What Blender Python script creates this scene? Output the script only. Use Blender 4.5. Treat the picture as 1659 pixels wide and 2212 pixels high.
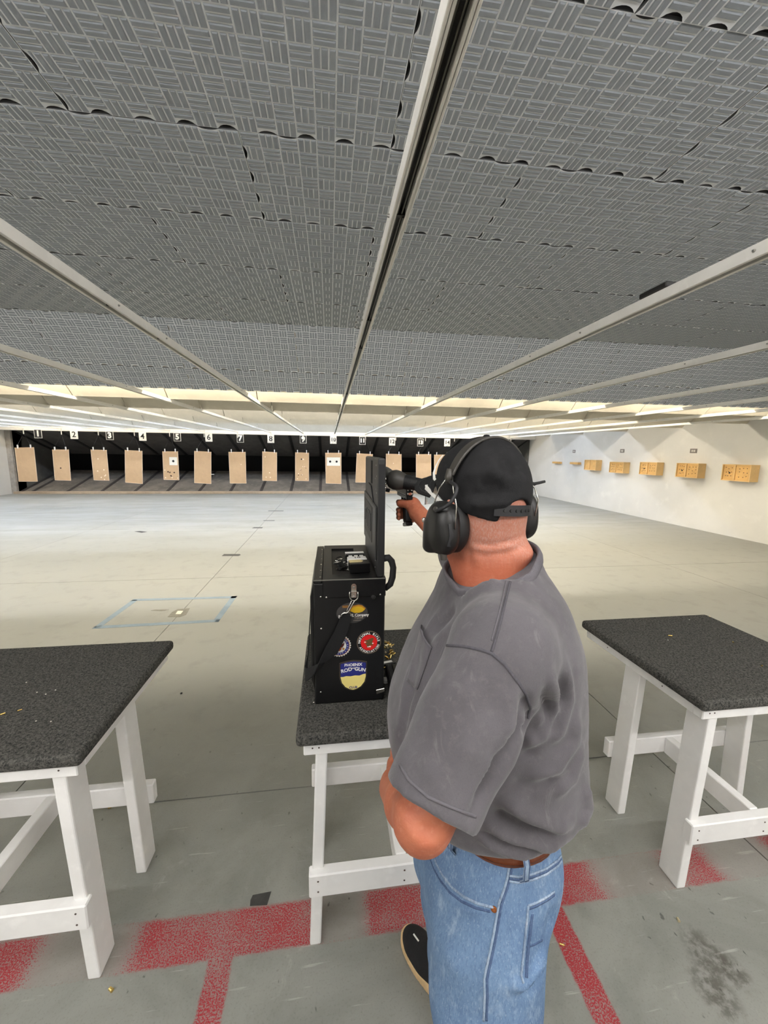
import bpy, bmesh, math, random
import numpy as np
from mathutils import Vector, Matrix, Euler

random.seed(7)
for _o in list(bpy.data.objects):
    bpy.data.objects.remove(_o)
SC = bpy.context.scene
COL = SC.collection

# ------------------------------------------------------------------ camera, world, lights, exposure
CAMH = 1.68
FPX = 850.0
CW, CH = 1659, 2212
CX, CY = CW / 2, CH / 2


def _cam_axes():
    d = Vector((712 - CX, -(974 - CY), -FPX)).normalized()      # the range direction (+Y) seen by the camera
    r = Vector((7100 - CX, -(1060 - CY), -FPX))
    r = (r - d * r.dot(d)).normalized()
    u = r.cross(d)
    return r, d, u


_r, _d, _u = _cam_axes()
cam_data = bpy.data.cameras.new('camera')
cam = bpy.data.objects.new('camera', cam_data)
COL.objects.link(cam)
_rot = Matrix((_r, _d, _u))                                     # camera -> world
cam.matrix_world = Matrix.Translation((0, 0, CAMH)) @ _rot.to_4x4()
cam_data.sensor_fit = 'VERTICAL'
cam_data.sensor_height = 36.0
cam_data.lens = FPX / CH * 36.0
cam_data.clip_start = 0.05
cam_data.clip_end = 100
SC.camera = cam

SC.view_settings.view_transform = 'Standard'
SC.view_settings.look = 'None'
SC.view_settings.exposure = 0.0
SC.view_settings.gamma = 1.0
SC.view_settings.use_curve_mapping = False

world = bpy.data.worlds.new('world')
SC.world = world
world.use_nodes = True
world.node_tree.nodes['Background'].inputs[0].default_value = (0.8, 0.85, 0.9, 1)
world.node_tree.nodes['Background'].inputs[1].default_value = 0.02

TROFFER_W = 14.0            # lamps over the room behind the firing line
TROFFERS = [(-3.0, 0.05), (0.1, 0.05), (3.2, 0.05), (6.3, 0.05), (-1.5, -2.0), (3.0, -2.0)]  # rear pair added out of view as fill light
FILL_TUBE_E = 64.0            # unseen tubes added behind the photographer to brighten foam and figure
TUBE_E = 84.0                # fluorescent tubes between the baffles


def pray(x, y):
    c = Vector(((x - CX) / FPX, -(y - CY) / FPX, -1.0))
    return _rot @ c


def onZ(x, y, z):
    d = pray(x, y)
    return Vector((0, 0, CAMH)) + d * ((z - CAMH) / d.z)


def onY(x, y, Y):
    d = pray(x, y)
    return Vector((0, 0, CAMH)) + d * (Y / d.y)


def onX(x, y, X):
    d = pray(x, y)
    return Vector((0, 0, CAMH)) + d * (X / d.x)


# ------------------------------------------------------------------ helpers: tags
def tag(o, label=None, cat=None, group=None, kind=None):
    if label: o['label'] = label
    if cat: o['category'] = cat
    if group: o['group'] = group
    if kind: o['kind'] = kind
    return o


def thing(name, loc, label, cat, group=None):
    o = bpy.data.objects.new(name, None)
    o.empty_display_size = 0.05
    COL.objects.link(o)
    o.location = loc
    tag(o, label, cat, group)
    return o


def root_loc(o):
    while o.parent is not None:
        o = o.parent
    return Vector(o.location)


def copy_tree(o, parent=None):
    c = o.copy()
    COL.objects.link(c)
    c.parent = parent
    for ch in list(o.children):
        copy_tree(ch, c)
    return c


# ------------------------------------------------------------------ helpers: mesh builder
class MB:
    def __init__(self):
        self.v = []; self.f = []; self.m = []

    def add(self, vs, fs, mi=0):
        b = len(self.v)
        self.v += [Vector(x) for x in vs]
        for fc in fs:
            self.f.append([b + i for i in fc]); self.m.append(mi)
        return self

    def box(self, lo, hi, mi=0, mat=None):
        x0, y0, z0 = lo; x1, y1, z1 = hi
        vs = [Vector(p) for p in ((x0,y0,z0),(x1,y0,z0),(x1,y1,z0),(x0,y1,z0),(x0,y0,z1),(x1,y0,z1),(x1,y1,z1),(x0,y1,z1))]
        if mat is not None: vs = [mat @ p for p in vs]
        return self.add(vs, [(3,2,1,0),(4,5,6,7),(0,1,5,4),(1,2,6,5),(2,3,7,6),(3,0,4,7)], mi)

    def cbox(self, c, s, mi=0, mat=None):
        c = Vector(c); h = Vector(s) / 2
        return self.box(c - h, c + h, mi, mat)

    def prism(self, poly, vec, mi=0):
        """poly: list of 3-D points of a planar outline, extruded by vec"""
        n = len(poly); vec = Vector(vec)
        a = [Vector(p) for p in poly]; b = [p + vec for p in a]
        nrm = Vector((0, 0, 0))
        for i in range(n): nrm += a[i].cross(a[(i + 1) % n])
        fs = [list(range(n)), list(range(2*n-1, n-1, -1))]
        for i in range(n):
            j = (i + 1) % n
            fs.append((i, n + i, n + j, j))
        if nrm.dot(vec) > 0:
            fs = [list(reversed(q)) for q in fs]
        return self.add(a + b, fs, mi)

    def cyl(self, p0, p1, r0, r1=None, n=12, mi=0, caps=True):
        r1 = r0 if r1 is None else r1
        p0 = Vector(p0); p1 = Vector(p1); d = (p1 - p0).normalized()
        a = d.orthogonal().normalized(); b = d.cross(a)
        vs = []
        for p, r in ((p0, r0), (p1, r1)):
            for i in range(n):
                t = 2*math.pi*i/n
                vs.append(p + a*(r*math.cos(t)) + b*(r*math.sin(t)))
        fs = [(i, (i+1) % n, n+(i+1) % n, n+i) for i in range(n)]
        if caps: fs += [list(range(n-1, -1, -1)), list(range(n, 2*n))]
        return self.add(vs, fs, mi)

    def tube(self, pts, r, n=8, mi=0, closed=False, flat=None, caps=True):
        """swept tube; r number or list; flat=(up vector, ratio) squashes the section"""
        P = [Vector(p) for p in pts]; m = len(P)
        R = r if isinstance(r, (list, tuple)) else [r]*m
        T = []
        for i in range(m):
            if closed: t = P[(i+1) % m] - P[i-1]
            else: t = P[min(i+1, m-1)] - P[max(i-1, 0)]
            T.append(t.normalized())
        a = T[0].orthogonal().normalized()
        vs = []
        for i in range(m):
            if flat is not None:
                up = Vector(flat[0]) if not isinstance(flat[0], list) else Vector(flat[0][i])
                b = T[i].cross(up)
                if b.length < 1e-6: b = T[i].orthogonal()
                b.normalize(); a = b.cross(T[i]).normalized()
                ra = R[i]*flat[1]; rb = R[i]
            else:
                a = (a - T[i]*a.dot(T[i])).normalized(); b = T[i].cross(a); ra = rb = R[i]
            for k in range(n):
                t = 2*math.pi*k/n
                vs.append(P[i] + a*(ra*math.cos(t)) + b*(rb*math.sin(t)))
        fs = []
        for i in range(m if closed else m-1):
            j = (i+1) % m
            for k in range(n):
                l = (k+1) % n
                fs.append((i*n+k, i*n+l, j*n+l, j*n+k))
        if caps and not closed:
            fs += [list(range(n-1, -1, -1)), [(m-1)*n+k for k in range(n)]]
        return self.add(vs, fs, mi)

    def lathe(self, prof, n=24, mat=None, mi=0, caps=True):
        """prof: (r, z) pairs around local Z"""
        vs = []
        for r, z in prof:
            for i in range(n):
                t = 2*math.pi*i/n
                p = Vector((r*math.cos(t), r*math.sin(t), z))
                vs.append(mat @ p if mat is not None else p)
        m = len(prof); fs = []
        for j in range(m-1):
            for i in range(n):
                k = (i+1) % n
                fs.append((j*n+i, j*n+k, (j+1)*n+k, (j+1)*n+i))
        if caps: fs += [list(range(n-1, -1, -1)), [(m-1)*n+i for i in range(n)]]
        return self.add(vs, fs, mi)

    def ribbon(self, pts, widths, ups, th, mi=0):
        """flat band: pts centre line, widths full width, ups = width directions, th thickness"""
        P = [Vector(p) for p in pts]; m = len(P); vs = []
        for i in range(m):
            t = (P[min(i+1, m-1)] - P[max(i-1, 0)]).normalized()
            u = Vector(ups[i]) if isinstance(ups, list) else Vector(ups)
            u = (u - t*u.dot(t)).normalized(); nn = t.cross(u)
            w = widths[i] if isinstance(widths, (list, tuple)) else widths
            vs += [P[i]-u*w/2-nn*th/2, P[i]+u*w/2-nn*th/2, P[i]+u*w/2+nn*th/2, P[i]-u*w/2+nn*th/2]
        fs = []
        for i in range(m-1):
            for k in range(4):
                l = (k+1) % 4
                fs.append((i*4+k, i*4+l, i*4+4+l, i*4+4+k))
        fs += [(3, 2, 1, 0), tuple((m-1)*4+k for k in range(4))]
        return self.add(vs, fs, mi)

    def mesh(self, name, mats, origin=(0, 0, 0), smooth=False):
        me = bpy.data.meshes.new(name)
        o = Vector(origin)
        me.from_pydata([tuple(p - o) for p in self.v], [], self.f)
        for mm in (mats if isinstance(mats, (list, tuple)) else [mats]):
            me.materials.append(mm)
        if any(self.m): me.polygons.foreach_set('material_index', self.m)
        if smooth: me.polygons.foreach_set('use_smooth', [True]*len(me.polygons))
        me.update()
        return me

    def build(self, name, mats, parent=None, origin=None, smooth=False, bevel=0, seg=1, auto=None):
        org = root_loc(parent) if parent is not None else Vector(origin if origin is not None else (0, 0, 0))
        me = self.mesh(name, mats, org, smooth)
        o = bpy.data.objects.new(name, me)
        COL.objects.link(o)
        if parent is not None: o.parent = parent
        else: o.location = org
        if bevel:
            md = o.modifiers.new('bevel', 'BEVEL'); md.width = bevel; md.segments = seg
            md.limit_method = 'ANGLE'; md.angle_limit = math.radians(40)
        if auto is not None: shade_auto(o, auto)
        return o


def shade_auto(o, deg=35):
    me = o.data
    me.polygons.foreach_set('use_smooth', [True]*len(me.polygons))
    bm = bmesh.new(); bm.from_mesh(me)
    lim = math.radians(deg)
    for e in bm.edges:
        e.smooth = (len(e.link_faces) == 2 and e.calc_face_angle(0) < lim)
    bm.to_mesh(me); bm.free()


def link_mesh(name, me, parent=None, loc=(0, 0, 0), rot=None):
    o = bpy.data.objects.new(name, me)
    COL.objects.link(o)
    o.parent = parent
    o.location = loc
    if rot is not None: o.rotation_euler = rot
    return o


def text_mesh(body, size, mat, name='lettering', bold=0.0, extrude=0.0006, align='CENTER', space=1.0):
    cu = bpy.data.curves.new(name, 'FONT')
    cu.body = body; cu.size = size; cu.extrude = extrude; cu.offset = bold
    cu.align_x = align; cu.align_y = 'CENTER'; cu.resolution_u = 3; cu.space_character = space
    t = bpy.data.objects.new(name, cu)
    COL.objects.link(t)
    dg = bpy.context.evaluated_depsgraph_get(); dg.update()
    me = bpy.data.meshes.new_from_object(t.evaluated_get(dg))
    bpy.data.objects.remove(t); bpy.data.curves.remove(cu)
    me.materials.clear(); me.materials.append(mat)
    return me


def put_text(body, size, mat, M4, parent, name='lettering', **kw):
    """text mesh placed by a 4x4 world matrix (x right, y up of the text), as a child"""
    me = text_mesh(body, size, mat, name, **kw)
    me.transform(Matrix.Translation(-root_loc(parent)) @ M4)
    o = bpy.data.objects.new(name, me); COL.objects.link(o); o.parent = parent
    return o


# ------------------------------------------------------------------ helpers: materials
def lin(c):
    c = c/255.0
    return c/12.92 if c <= 0.04045 else ((c+0.055)/1.055)**2.4


def rgb(r, g, b):
    return (lin(r), lin(g), lin(b), 1.0)


class S:
    """tiny arithmetic on node sockets"""
    def __init__(self, nt, sock): self.nt = nt; self.s = sock

    def _op(self, op, o=None, c=None, swap=False):
        n = self.nt.nodes.new('ShaderNodeMath'); n.operation = op
        ins = [self, o, c] if not swap else [o, self, c]
        for i, a in enumerate(ins):
            if a is None: continue
            if isinstance(a, S): self.nt.links.new(a.s, n.inputs[i])
            else: n.inputs[i].default_value = a
        return S(self.nt, n.outputs[0])

    def __add__(self, o): return self._op('ADD', o)
    __radd__ = __add__
    def __sub__(self, o): return self._op('SUBTRACT', o)
    def __rsub__(self, o): return self._op('SUBTRACT', o, swap=True)
    def __mul__(self, o): return self._op('MULTIPLY', o)
    __rmul__ = __mul__
    def max(self, o): return self._op('MAXIMUM', o)
    def min(self, o): return self._op('MINIMUM', o)
    def abs(self): return self._op('ABSOLUTE')
    def sin(self): return self._op('SINE')
    def gt(self, o): return self._op('GREATER_THAN', o)
    def lt(self, o): return self._op('LESS_THAN', o)
    def frac(self): return self._op('FRACT')

    def smooth(self, a, b):
        n = self.nt.nodes.new('ShaderNodeMapRange'); n.interpolation_type = 'SMOOTHSTEP'; n.clamp = True
        self.nt.links.new(self.s, n.inputs[0])
        n.inputs[1].default_value = a; n.inputs[2].default_value = b
        return S(self.nt, n.outputs[0])


class MT:
    """material under construction"""
    def __init__(self, name, base, rough=0.6, metal=0.0, spec=0.5):
        self.m = bpy.data.materials.new(name); self.m.use_nodes = True
        self.nt = self.m.node_tree
        self.b = self.nt.nodes['Principled BSDF']
        self.b.inputs['Roughness'].default_value = rough
        self.b.inputs['Metallic'].default_value = metal
        self.b.inputs['Specular IOR Level'].default_value = spec
        self.base = base if len(base) == 4 else rgb(*base)
        self.b.inputs['Base Color'].default_value = self.base
        self.m.diffuse_color = self.base
        self.col = None

    def coord(self, kind='Object'):
        if kind == 'World':
            return self.nt.nodes.new('ShaderNodeNewGeometry').outputs['Position']
        return self.nt.nodes.new('ShaderNodeTexCoord').outputs[kind]

    def xyz(self, kind='World'):
        n = self.nt.nodes.new('ShaderNodeSeparateXYZ')
        self.nt.links.new(self.coord(kind), n.inputs[0])
        return [S(self.nt, n.outputs[i]) for i in range(3)]

    def noise(self, scale, detail=3, rough=0.55, kind='Object', dist=0.0, stretch=None, out='Fac'):
        co = self.coord(kind)
        if stretch:
            mp = self.nt.nodes.new('ShaderNodeMapping'); mp.inputs['Scale'].default_value = stretch
            self.nt.links.new(co, mp.inputs[0]); co = mp.outputs[0]
        n = self.nt.nodes.new('ShaderNodeTexNoise')
        n.inputs['Scale'].default_value = scale; n.inputs['Detail'].default_value = detail
        n.inputs['Roughness'].default_value = rough; n.inputs['Distortion'].default_value = dist
        self.nt.links.new(co, n.inputs['Vector'])
        return S(self.nt, n.outputs[out])

    def voronoi(self, scale, kind='Object', stretch=None):
        co = self.coord(kind)
        if stretch:
            mp = self.nt.nodes.new('ShaderNodeMapping'); mp.inputs['Scale'].default_value = stretch
            self.nt.links.new(co, mp.inputs[0]); co = mp.outputs[0]
        n = self.nt.nodes.new('ShaderNodeTexVoronoi'); n.inputs['Scale'].default_value = scale
        self.nt.links.new(co, n.inputs['Vector'])
        return S(self.nt, n.outputs['Distance'])

    def mix(self, fac, c2):
        """lay colour c2 over the colour so far, by fac"""
        n = self.nt.nodes.new('ShaderNodeMix'); n.data_type = 'RGBA'
        if isinstance(fac, S): self.nt.links.new(fac.s, n.inputs[0])
        else: n.inputs[0].default_value = fac
        if self.col is not None: self.nt.links.new(self.col, n.inputs[6])
        else: n.inputs[6].default_value = self.base
        if isinstance(c2, S): self.nt.links.new(c2.s, n.inputs[7])
        else: n.inputs[7].default_value = c2 if len(c2) == 4 else rgb(*c2)
        self.col = n.outputs[2]
        return self

    def bump(self, h, strength=0.3, dist=0.002):
        n = self.nt.nodes.new('ShaderNodeBump')
        n.inputs['Strength'].default_value = strength; n.inputs['Distance'].default_value = dist
        self.nt.links.new(h.s, n.inputs['Height'])
        self.nt.links.new(n.outputs[0], self.b.inputs['Normal'])
        return self

    def rough(self, sock):
        self.nt.links.new(sock.s, self.b.inputs['Roughness'])
        return self

    def done(self):
        if self.col is not None: self.nt.links.new(self.col, self.b.inputs['Base Color'])
        return self.m


def plain(name, c, rough=0.6, metal=0.0, var=0.0, scale=8.0, bump=0.0, bscale=None, spec=0.5, kind='Object'):
    t = MT(name, c, rough, metal, spec)
    if var:
        d = [max(0, x*(1-var)) for x in t.base[:3]] + [1]
        l = [min(1, x*(1+var)) for x in t.base[:3]] + [1]
        n = t.noise(scale, 4, kind=kind)
        t.mix(n.smooth(0.35, 0.65), tuple(d)); t.mix((t.noise(scale*2.7, 3, kind=kind)).smooth(0.55, 0.8), tuple(l))
    if bump:
        t.bump(t.noise(bscale or scale*6, 3, kind=kind), bump)
    return t.done()


def emit(name, c, e):
    t = MT(name, c, 0.5)
    t.b.inputs['Emission Color'].default_value = t.base
    t.b.inputs['Emission Strength'].default_value = e
    return t.m
# ------------------------------------------------------------------ materials of the shell
XL, XR = -11.35, 8.40            # side walls
YB, YF = -3.6, 15.8              # wall behind the shooters, face of the bullet trap
ZC = 2.95                        # flat ceiling deck
ZB = 2.335                       # lower edge of the baffles
LANE = 1.152                     # lane spacing
X10 = 0.19                       # track of lane ten


def lane_x(k): return X10 + LANE*(k-10)


def make_floor_mat():
    t = MT('painted_concrete_floor', (144, 145, 139), 0.42, 0, 0.35)
    x, y, z = t.xyz('World')
    big = t.noise(0.7, 4, kind='World'); mid = t.noise(5, 5, 0.6, kind='World'); fine = t.noise(160, 3, 0.6, kind='World')
    t.mix(big.smooth(0.35, 0.7)*0.35, (158, 157, 150))
    t.mix(mid.smooth(0.5, 0.72)*0.45, (128, 129, 123))
    near = 1.0 - y.smooth(0.9, 3.2)
    t.mix(near*t.noise(2.3, 5, 0.65, kind='World', dist=0.6).smooth(0.38, 0.66)*0.42, (104, 106, 100))
    t.mix(near*t.noise(9, 5, 0.7, kind='World', dist=1.0).smooth(0.6, 0.75)*0.5, (172, 170, 164))
    t.mix(near*fine.smooth(0.52, 0.75)*0.35, (98, 98, 94))
    # small dark scuffs
    t.mix(near*t.noise(42, 2, 0.5, kind='World', stretch=(1, .6, 1)).smooth(0.70, 0.76)*0.75, (70, 70, 68))
    # scratch streaks
    t.mix(near*t.noise(14, 3, 0.5, kind='World', stretch=(.35, 5, 1)).smooth(0.66, 0.74)*0.5, (184, 182, 176))
    # far half, mixed paler in streaky patches
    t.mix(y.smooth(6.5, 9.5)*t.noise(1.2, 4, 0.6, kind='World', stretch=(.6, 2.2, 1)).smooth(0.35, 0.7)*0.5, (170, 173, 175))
    # red firing line and lane dividers, worn through
    wob = (t.noise(26, 3, kind='World') - 0.5)*0.014
    band = (y + wob).smooth(1.128, 1.140)*(1.0 - (y + wob).smooth(1.266, 1.282))
    div = None
    for xc in (-1.545, -0.372, 0.812, 1.99):
        d = (x + wob - xc).abs()
        q = (1.0 - d.smooth(0.034, 0.044))*(1.0 - y.smooth(1.14, 1.16))
        div = q if div is None else div.max(q)
    red = band.max(div)
    wear = t.noise(210, 2, 0.75, kind='World')
    patchy = t.noise(4.2, 3, 0.6, kind='World')
    # worn away round the bench legs
    bare = None
    for xc, w in ((-0.83, 0.2), (0.03, 0.12), (1.22, 0.22), (1.72, 0.2), (-1.3, 0.2)):
        q = 1.0 - (x - xc).abs().smooth(w*0.35, w)
        bare = q if bare is None else bare.max(q)
    thr = wear + (patchy - 0.5)*0.35 - bare*0.3*band
    t.mix(red*0.30*(1.0 - bare*0.75), (160, 96, 100))
    t.mix(red*thr.smooth(0.43, 0.54)*0.90, (160, 16, 36))
    # two dark oily blots
    for (bx, by, br) in ((1.262, 0.94, 0.05), (1.20, 0.85, 0.05), (1.31, 0.885, 0.035)):
        dx = (x - bx); dy = (y - by)*0.75
        r2 = dx*dx + dy*dy
        m = (1.0 - r2.smooth(0.0, br*br*2.2))*t.noise(34, 4, 0.65, kind='World').smooth(0.36, 0.62)
        t.mix(m*0.75, (74, 70, 62))
    t.bump(mid + fine*0.4, 0.12, 0.002)
    t.rough(0.34 + fine*0.16 + big*0.1)
    return t.done()


M = {}
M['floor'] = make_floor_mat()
M['joint'] = plain('floor_joint_grey', (92, 91, 86), 0.9)
M['wall'] = plain('white_painted_wall', (226, 224, 219), 0.75, var=0.05, scale=1.2, bump=0.08, bscale=40, kind='World')
M['deck'] = plain('ceiling_deck_white', (200, 197, 190), 0.8)
M['concrete'] = plain('rough_concrete', (176, 170, 162), 0.85, var=0.2, scale=6, bump=0.3, kind='World')
M['baffle'] = plain('baffle_white_board', (206, 200, 186), 0.8, var=0.06, scale=5, bump=0.1, bscale=60)
M['dark_gap'] = plain('dark_gap', (62, 61, 60), 0.9)
M['foam_pad'] = plain('grey_foam_pad', (152, 157, 162), 0.95, var=0.05, scale=30, bump=0.25, bscale=420, spec=0.15)
M['foam_ridge'] = plain('grey_foam_ridge', (230, 233, 236), 0.95, bump=0.2, bscale=420, spec=0.15)
M['foam_gap_shade'] = plain('grey_foam_gap_shade', (104, 105, 106), 0.95)  # tile rims darkened to paint the shade in the seam gaps
M['white_metal'] = plain('white_painted_metal', (246, 243, 236), 0.45, var=0.05, scale=9)
M['track_dark'] = plain('track_inside_dark', (26, 24, 22), 0.5)
M['cable'] = plain('track_cable', (92, 90, 84), 0.4, 0.6)
M['steel_bolt'] = plain('zinc_bolt', (170, 168, 162), 0.35, 0.9)
M['trap_black'] = plain('trap_plate_black', (84, 82, 80), 0.7, var=0.25, scale=3, bump=0.1)
M['trap_strip'] = plain('trap_strip_black', (12, 12, 12), 0.6)
M['trap_ramp'] = plain('trap_ramp_steel', (132, 126, 119), 0.75, var=0.3, scale=2.2, bump=0.25, bscale=30)
M['trap_rampstrip'] = plain('trap_ramp_strip', (66, 62, 60), 0.7, var=0.2, scale=5)
M['trap_side'] = plain('trap_side_steel', (96, 95, 92), 0.75, var=0.2, scale=2)
M['void'] = plain('trap_void_black', (8, 8, 8), 0.9)  # near-black colour stands for the darkness inside the slots
M['sill_wood'] = plain('pale_timber_sill', (196, 176, 152), 0.75, var=0.15, scale=5, bump=0.2)
M['lamp_housing'] = plain('lamp_housing_white', (230, 230, 226), 0.5)

# ------------------------------------------------------------------ floor of separate slabs
base = MB().box((XL, YB, -0.20), (XR, YF+0.2, -0.012)).build('floor', M['joint'])
tag(base, kind='structure')
XC = [XL, -8.26, -4.90, -1.545, 1.815, 5.18, XR]
YC = [YB, 1.79, 5.27, 8.75, 12.2, YF+0.15]
for i in range(len(XC)-1):
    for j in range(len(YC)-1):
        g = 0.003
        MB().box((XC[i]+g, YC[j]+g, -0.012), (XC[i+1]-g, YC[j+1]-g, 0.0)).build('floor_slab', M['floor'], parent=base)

# ------------------------------------------------------------------ walls and deck
def struct(name, mb, mat, **kw):
    o = mb.build(name, mat, **kw); tag(o, kind='structure'); return o

struct('wall_right', MB().box((XR, YB, -0.2), (XR+0.15, 19.2, ZC+0.1)), M['wall'])
struct('wall_left', MB().box((XL-0.15, YB, -0.2), (XL, YF, ZC+0.1)), M['wall'])
struct('wall_back', MB().box((XL, YB-0.15, -0.2), (XR, YB, ZC+0.1)), M['wall'])
ceiling = struct('ceiling', MB().box((XL, YB, ZC), (XR, 16.0, ZC+0.1)), M['deck'])

# ------------------------------------------------------------------ foam tiles on the ceiling
TW, TD, CELL = 1.21, 0.605, 0.6042/8


def tile_mesh(nx, ny, name):
    """basket-weave foam sheet, face down (-Z), x 0..nx cells, y 0..ny cells, with scalloped edges"""
    mb = MB(); c = CELL; th = 0.012; hgt = 0.0030
    W = nx*c; D = ny*c

    def arc(p, q, inward, dep=0.019, n=6):
        p = Vector(p); q = Vector(q); w = Vector(inward)
        return [p.lerp(q, k/n) + w*(dep*math.sin(math.pi*k/n)**0.7) for k in range(n+1)]
    for i in range(nx):
        for j in range(ny):
            x0, y0 = i*c, j*c; x1, y1 = x0+c, y0+c
            horiz = (i + j) % 2 == 0
            bot = [(x0, y0, 0), (x1, y0, 0)]; rgt = [(x1, y0, 0), (x1, y1, 0)]
            top = [(x1, y1, 0), (x0, y1, 0)]; lft = [(x0, y1, 0), (x0, y0, 0)]
            cut = set()
            if j == 0 and horiz and i % 6 == 2: bot = arc(bot[0], bot[1], (0, 1, 0), 0.010); cut.add('b')
            if j == ny-1 and horiz: top = arc(top[0], top[1], (0, -1, 0), 0.016 + 0.007*((i*5) % 3 > 0)); cut.add('t')
            if i == 0 and not horiz: lft = arc(lft[0], lft[1], (1, 0, 0), 0.011); cut.add('l')
            if i == nx-1 and not horiz and j % 4 == 1: rgt = arc(rgt[0], rgt[1], (-1, 0, 0), 0.011); cut.add('r')
            loop = bot[:-1] + rgt[:-1] + top[:-1] + lft[:-1]
            loop = [Vector(p) for p in loop]
            mb.add(loop, [list(range(len(loop)-1, -1, -1))], 1)
            # thin side skirt on the sheet rim
            for k in range(len(loop)):
                a, b = loop[k], loop[(k+1) % len(loop)]
                onr = (abs(a.x+b.x) < 1e-6 or abs(a.x+b.x-2*W) < 1e-6 or abs(a.y+b.y) < 1e-6 or abs(a.y+b.y-2*D) < 1e-6) or \
                      (('b' in cut and j == 0 and max(a.y, b.y) < 0.03) or ('t' in cut and min(a.y, b.y) > D-0.03) or
                       ('l' in cut and max(a.x, b.x) < 0.03) or ('r' in cut and min(a.x, b.x) > W-0.03))
                if onr:
                    u = Vector((0, 0, th))
                    mb.add([a, b, b+u, a+u], [(0, 1, 2, 3)], 2)
            # three pads
            m = 0.0030
            for k in range(3):
                if horiz:
                    a0, a1 = x0+m, x1-m; b0, b1 = y0+k*c/3+m*0.85, y0+(k+1)*c/3-m*0.85
                else:
                    a0, a1 = x0+k*c/3+m*0.85, x0+(k+1)*c/3-m*0.85; b0, b1 = y0+m, y1-m
                if 'b' in cut and horiz and k == 0: b0 += 0.010
                if 'l' in cut and not horiz and k == 0: a0 += 0.011
                if 't' in cut and horiz and k == 2: continue
                if 'r' in cut and not horiz and k == 2: a1 -= 0.010
                s = 0.0036
                vs = [(a0, b0, 0), (a1, b0, 0), (a1, b1, 0), (a0, b1, 0),
                      (a0+s, b0+s, -hgt), (a1-s, b0+s, -hgt), (a1-s, b1-s, -hgt), (a0+s, b1-s, -hgt)]
                mb.add(vs, [(7, 6, 5, 4), (0, 4, 5, 1), (1, 5, 6, 2), (2, 6, 7, 3), (3, 7, 4, 0)], 0)
    return mb.mesh(name, [M['foam_pad'], M['foam_ridge'], M['foam_gap_shade']])


tile_full = tile_mesh(16, 8, 'foam_tile')
tile_half = tile_mesh(16, 4, 'foam_tile_strip')
struct('trim_1', MB().box((XL, 0.59, 2.932), (XR, 4.235, 2.945)), M['dark_gap'])          # dark board added so the foam's seam gaps look shaded
Y0 = 1.815
# corner of the slanted front baffle
KY, KZ = 4.235, 2.915
EY, EZ = 4.96, 2.352
rowi = 0
for r in range(-2, 4):
    y = Y0 + r*TD
    off = -0.345 if r % 2 == 0 else -0.345 + TW/2
    i0 = -4 if r > 1 else -3
    for k in range(-5, 8):
        x = off + k*TW
        if x + TW < -6.2 or x > XR - 0.05 or x + TW > XR + 0.6: continue
        o = link_mesh('foam_tile', tile_full, ceiling, (x, y, 2.915 + random.uniform(-.002, .002)))
        if r % 2: o.scale = (1, 1, 1)
# slanted front baffle: same foam, two courses
slope = math.atan2(KZ-EZ, EY-KY)
back = MB()
n_ = Vector((0, math.sin(slope), math.cos(slope)))
p0 = Vector((0, KY, KZ)); p1 = Vector((0, EY, EZ))
prof = [p0 + n_*0.016, p1 + n_*0.016, p1 + n_*0.05, p0 + n_*0.05]
front_baffle = MB().prism([(XL, p.y, p.z) for p in prof], (XR-XL, 0, 0)).build('front_baffle', M['baffle'], origin=(0, KY, KZ))
tag(front_baffle, 'slanted grey foam baffle closing the ceiling in front of the shooters', 'baffle')
for course, me in ((0, tile_full), (1, tile_half)):
    off = -0.345 if course == 0 else -0.345
    for k in range(-5, 8):
        x = off + k*TW
        if x + TW < -7.0 or x + TW > XR + 0.6: continue
        d = course*TD
        o = bpy.data.objects.new('foam_tile', me); COL.objects.link(o); o.parent = front_baffle
        o.location = (x, d*math.cos(slope), -d*math.sin(slope)); o.rotation_euler = (-slope, 0, 0)

# ------------------------------------------------------------------ white baffles down the range
BAF = [5.72, 7.10, 8.60, 10.40, 12.40, 14.40]
bn = ['first', 'second', 'third', 'fourth', 'fifth', 'sixth']
pan = MB()
run, hh = 0.60, 2.94-ZB
nb = Vector((0, hh, run)).normalized()
q0 = Vector((0, 0, 0)); q1 = Vector((0, -run, hh))
prof = [q0, q1, q1 + nb*0.04, q0 + nb*0.04]
pan.prism([(0.006, p.y, p.z) for p in prof], (LANE-0.012, 0, 0))
pan_me = pan.mesh('baffle_panel', M['baffle'])
for bi, yb in enumerate(BAF):
    bt = thing('ceiling_baffle', (0, yb, ZB), '%s white slanted ceiling baffle beyond the grey foam ceiling' % bn[bi], 'baffle', 'white ceiling baffles down the range')
    for k in range(0, 18):
        x = lane_x(k)
        if x + LANE < XL or x > XR: continue
        if x < XL or x + LANE > XR:
            xa, xb = max(x, XL+.002), min(x+LANE, XR-.002)
            MB().prism([(xa, yb+p.y, ZB+p.z) for p in prof], (xb-xa, 0, 0)).build('baffle_panel', M['baffle'], parent=bt)
            continue
        link_mesh('baffle_panel', pan_me, bt, (x, 0, random.uniform(-.006, .006)))
    MB().prism([(XL, yb+p.y, ZB+p.z) for p in (q0*0.9+q1*0.1+nb*0.045, q0*0.05+q1*0.95+nb*0.045, q0*0.05+q1*0.95+nb*0.06, q0*0.9+q1*0.1+nb*0.06)], (XR-XL, 0, 0)).build('backing_board', M['dark_gap'], parent=bt)

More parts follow.
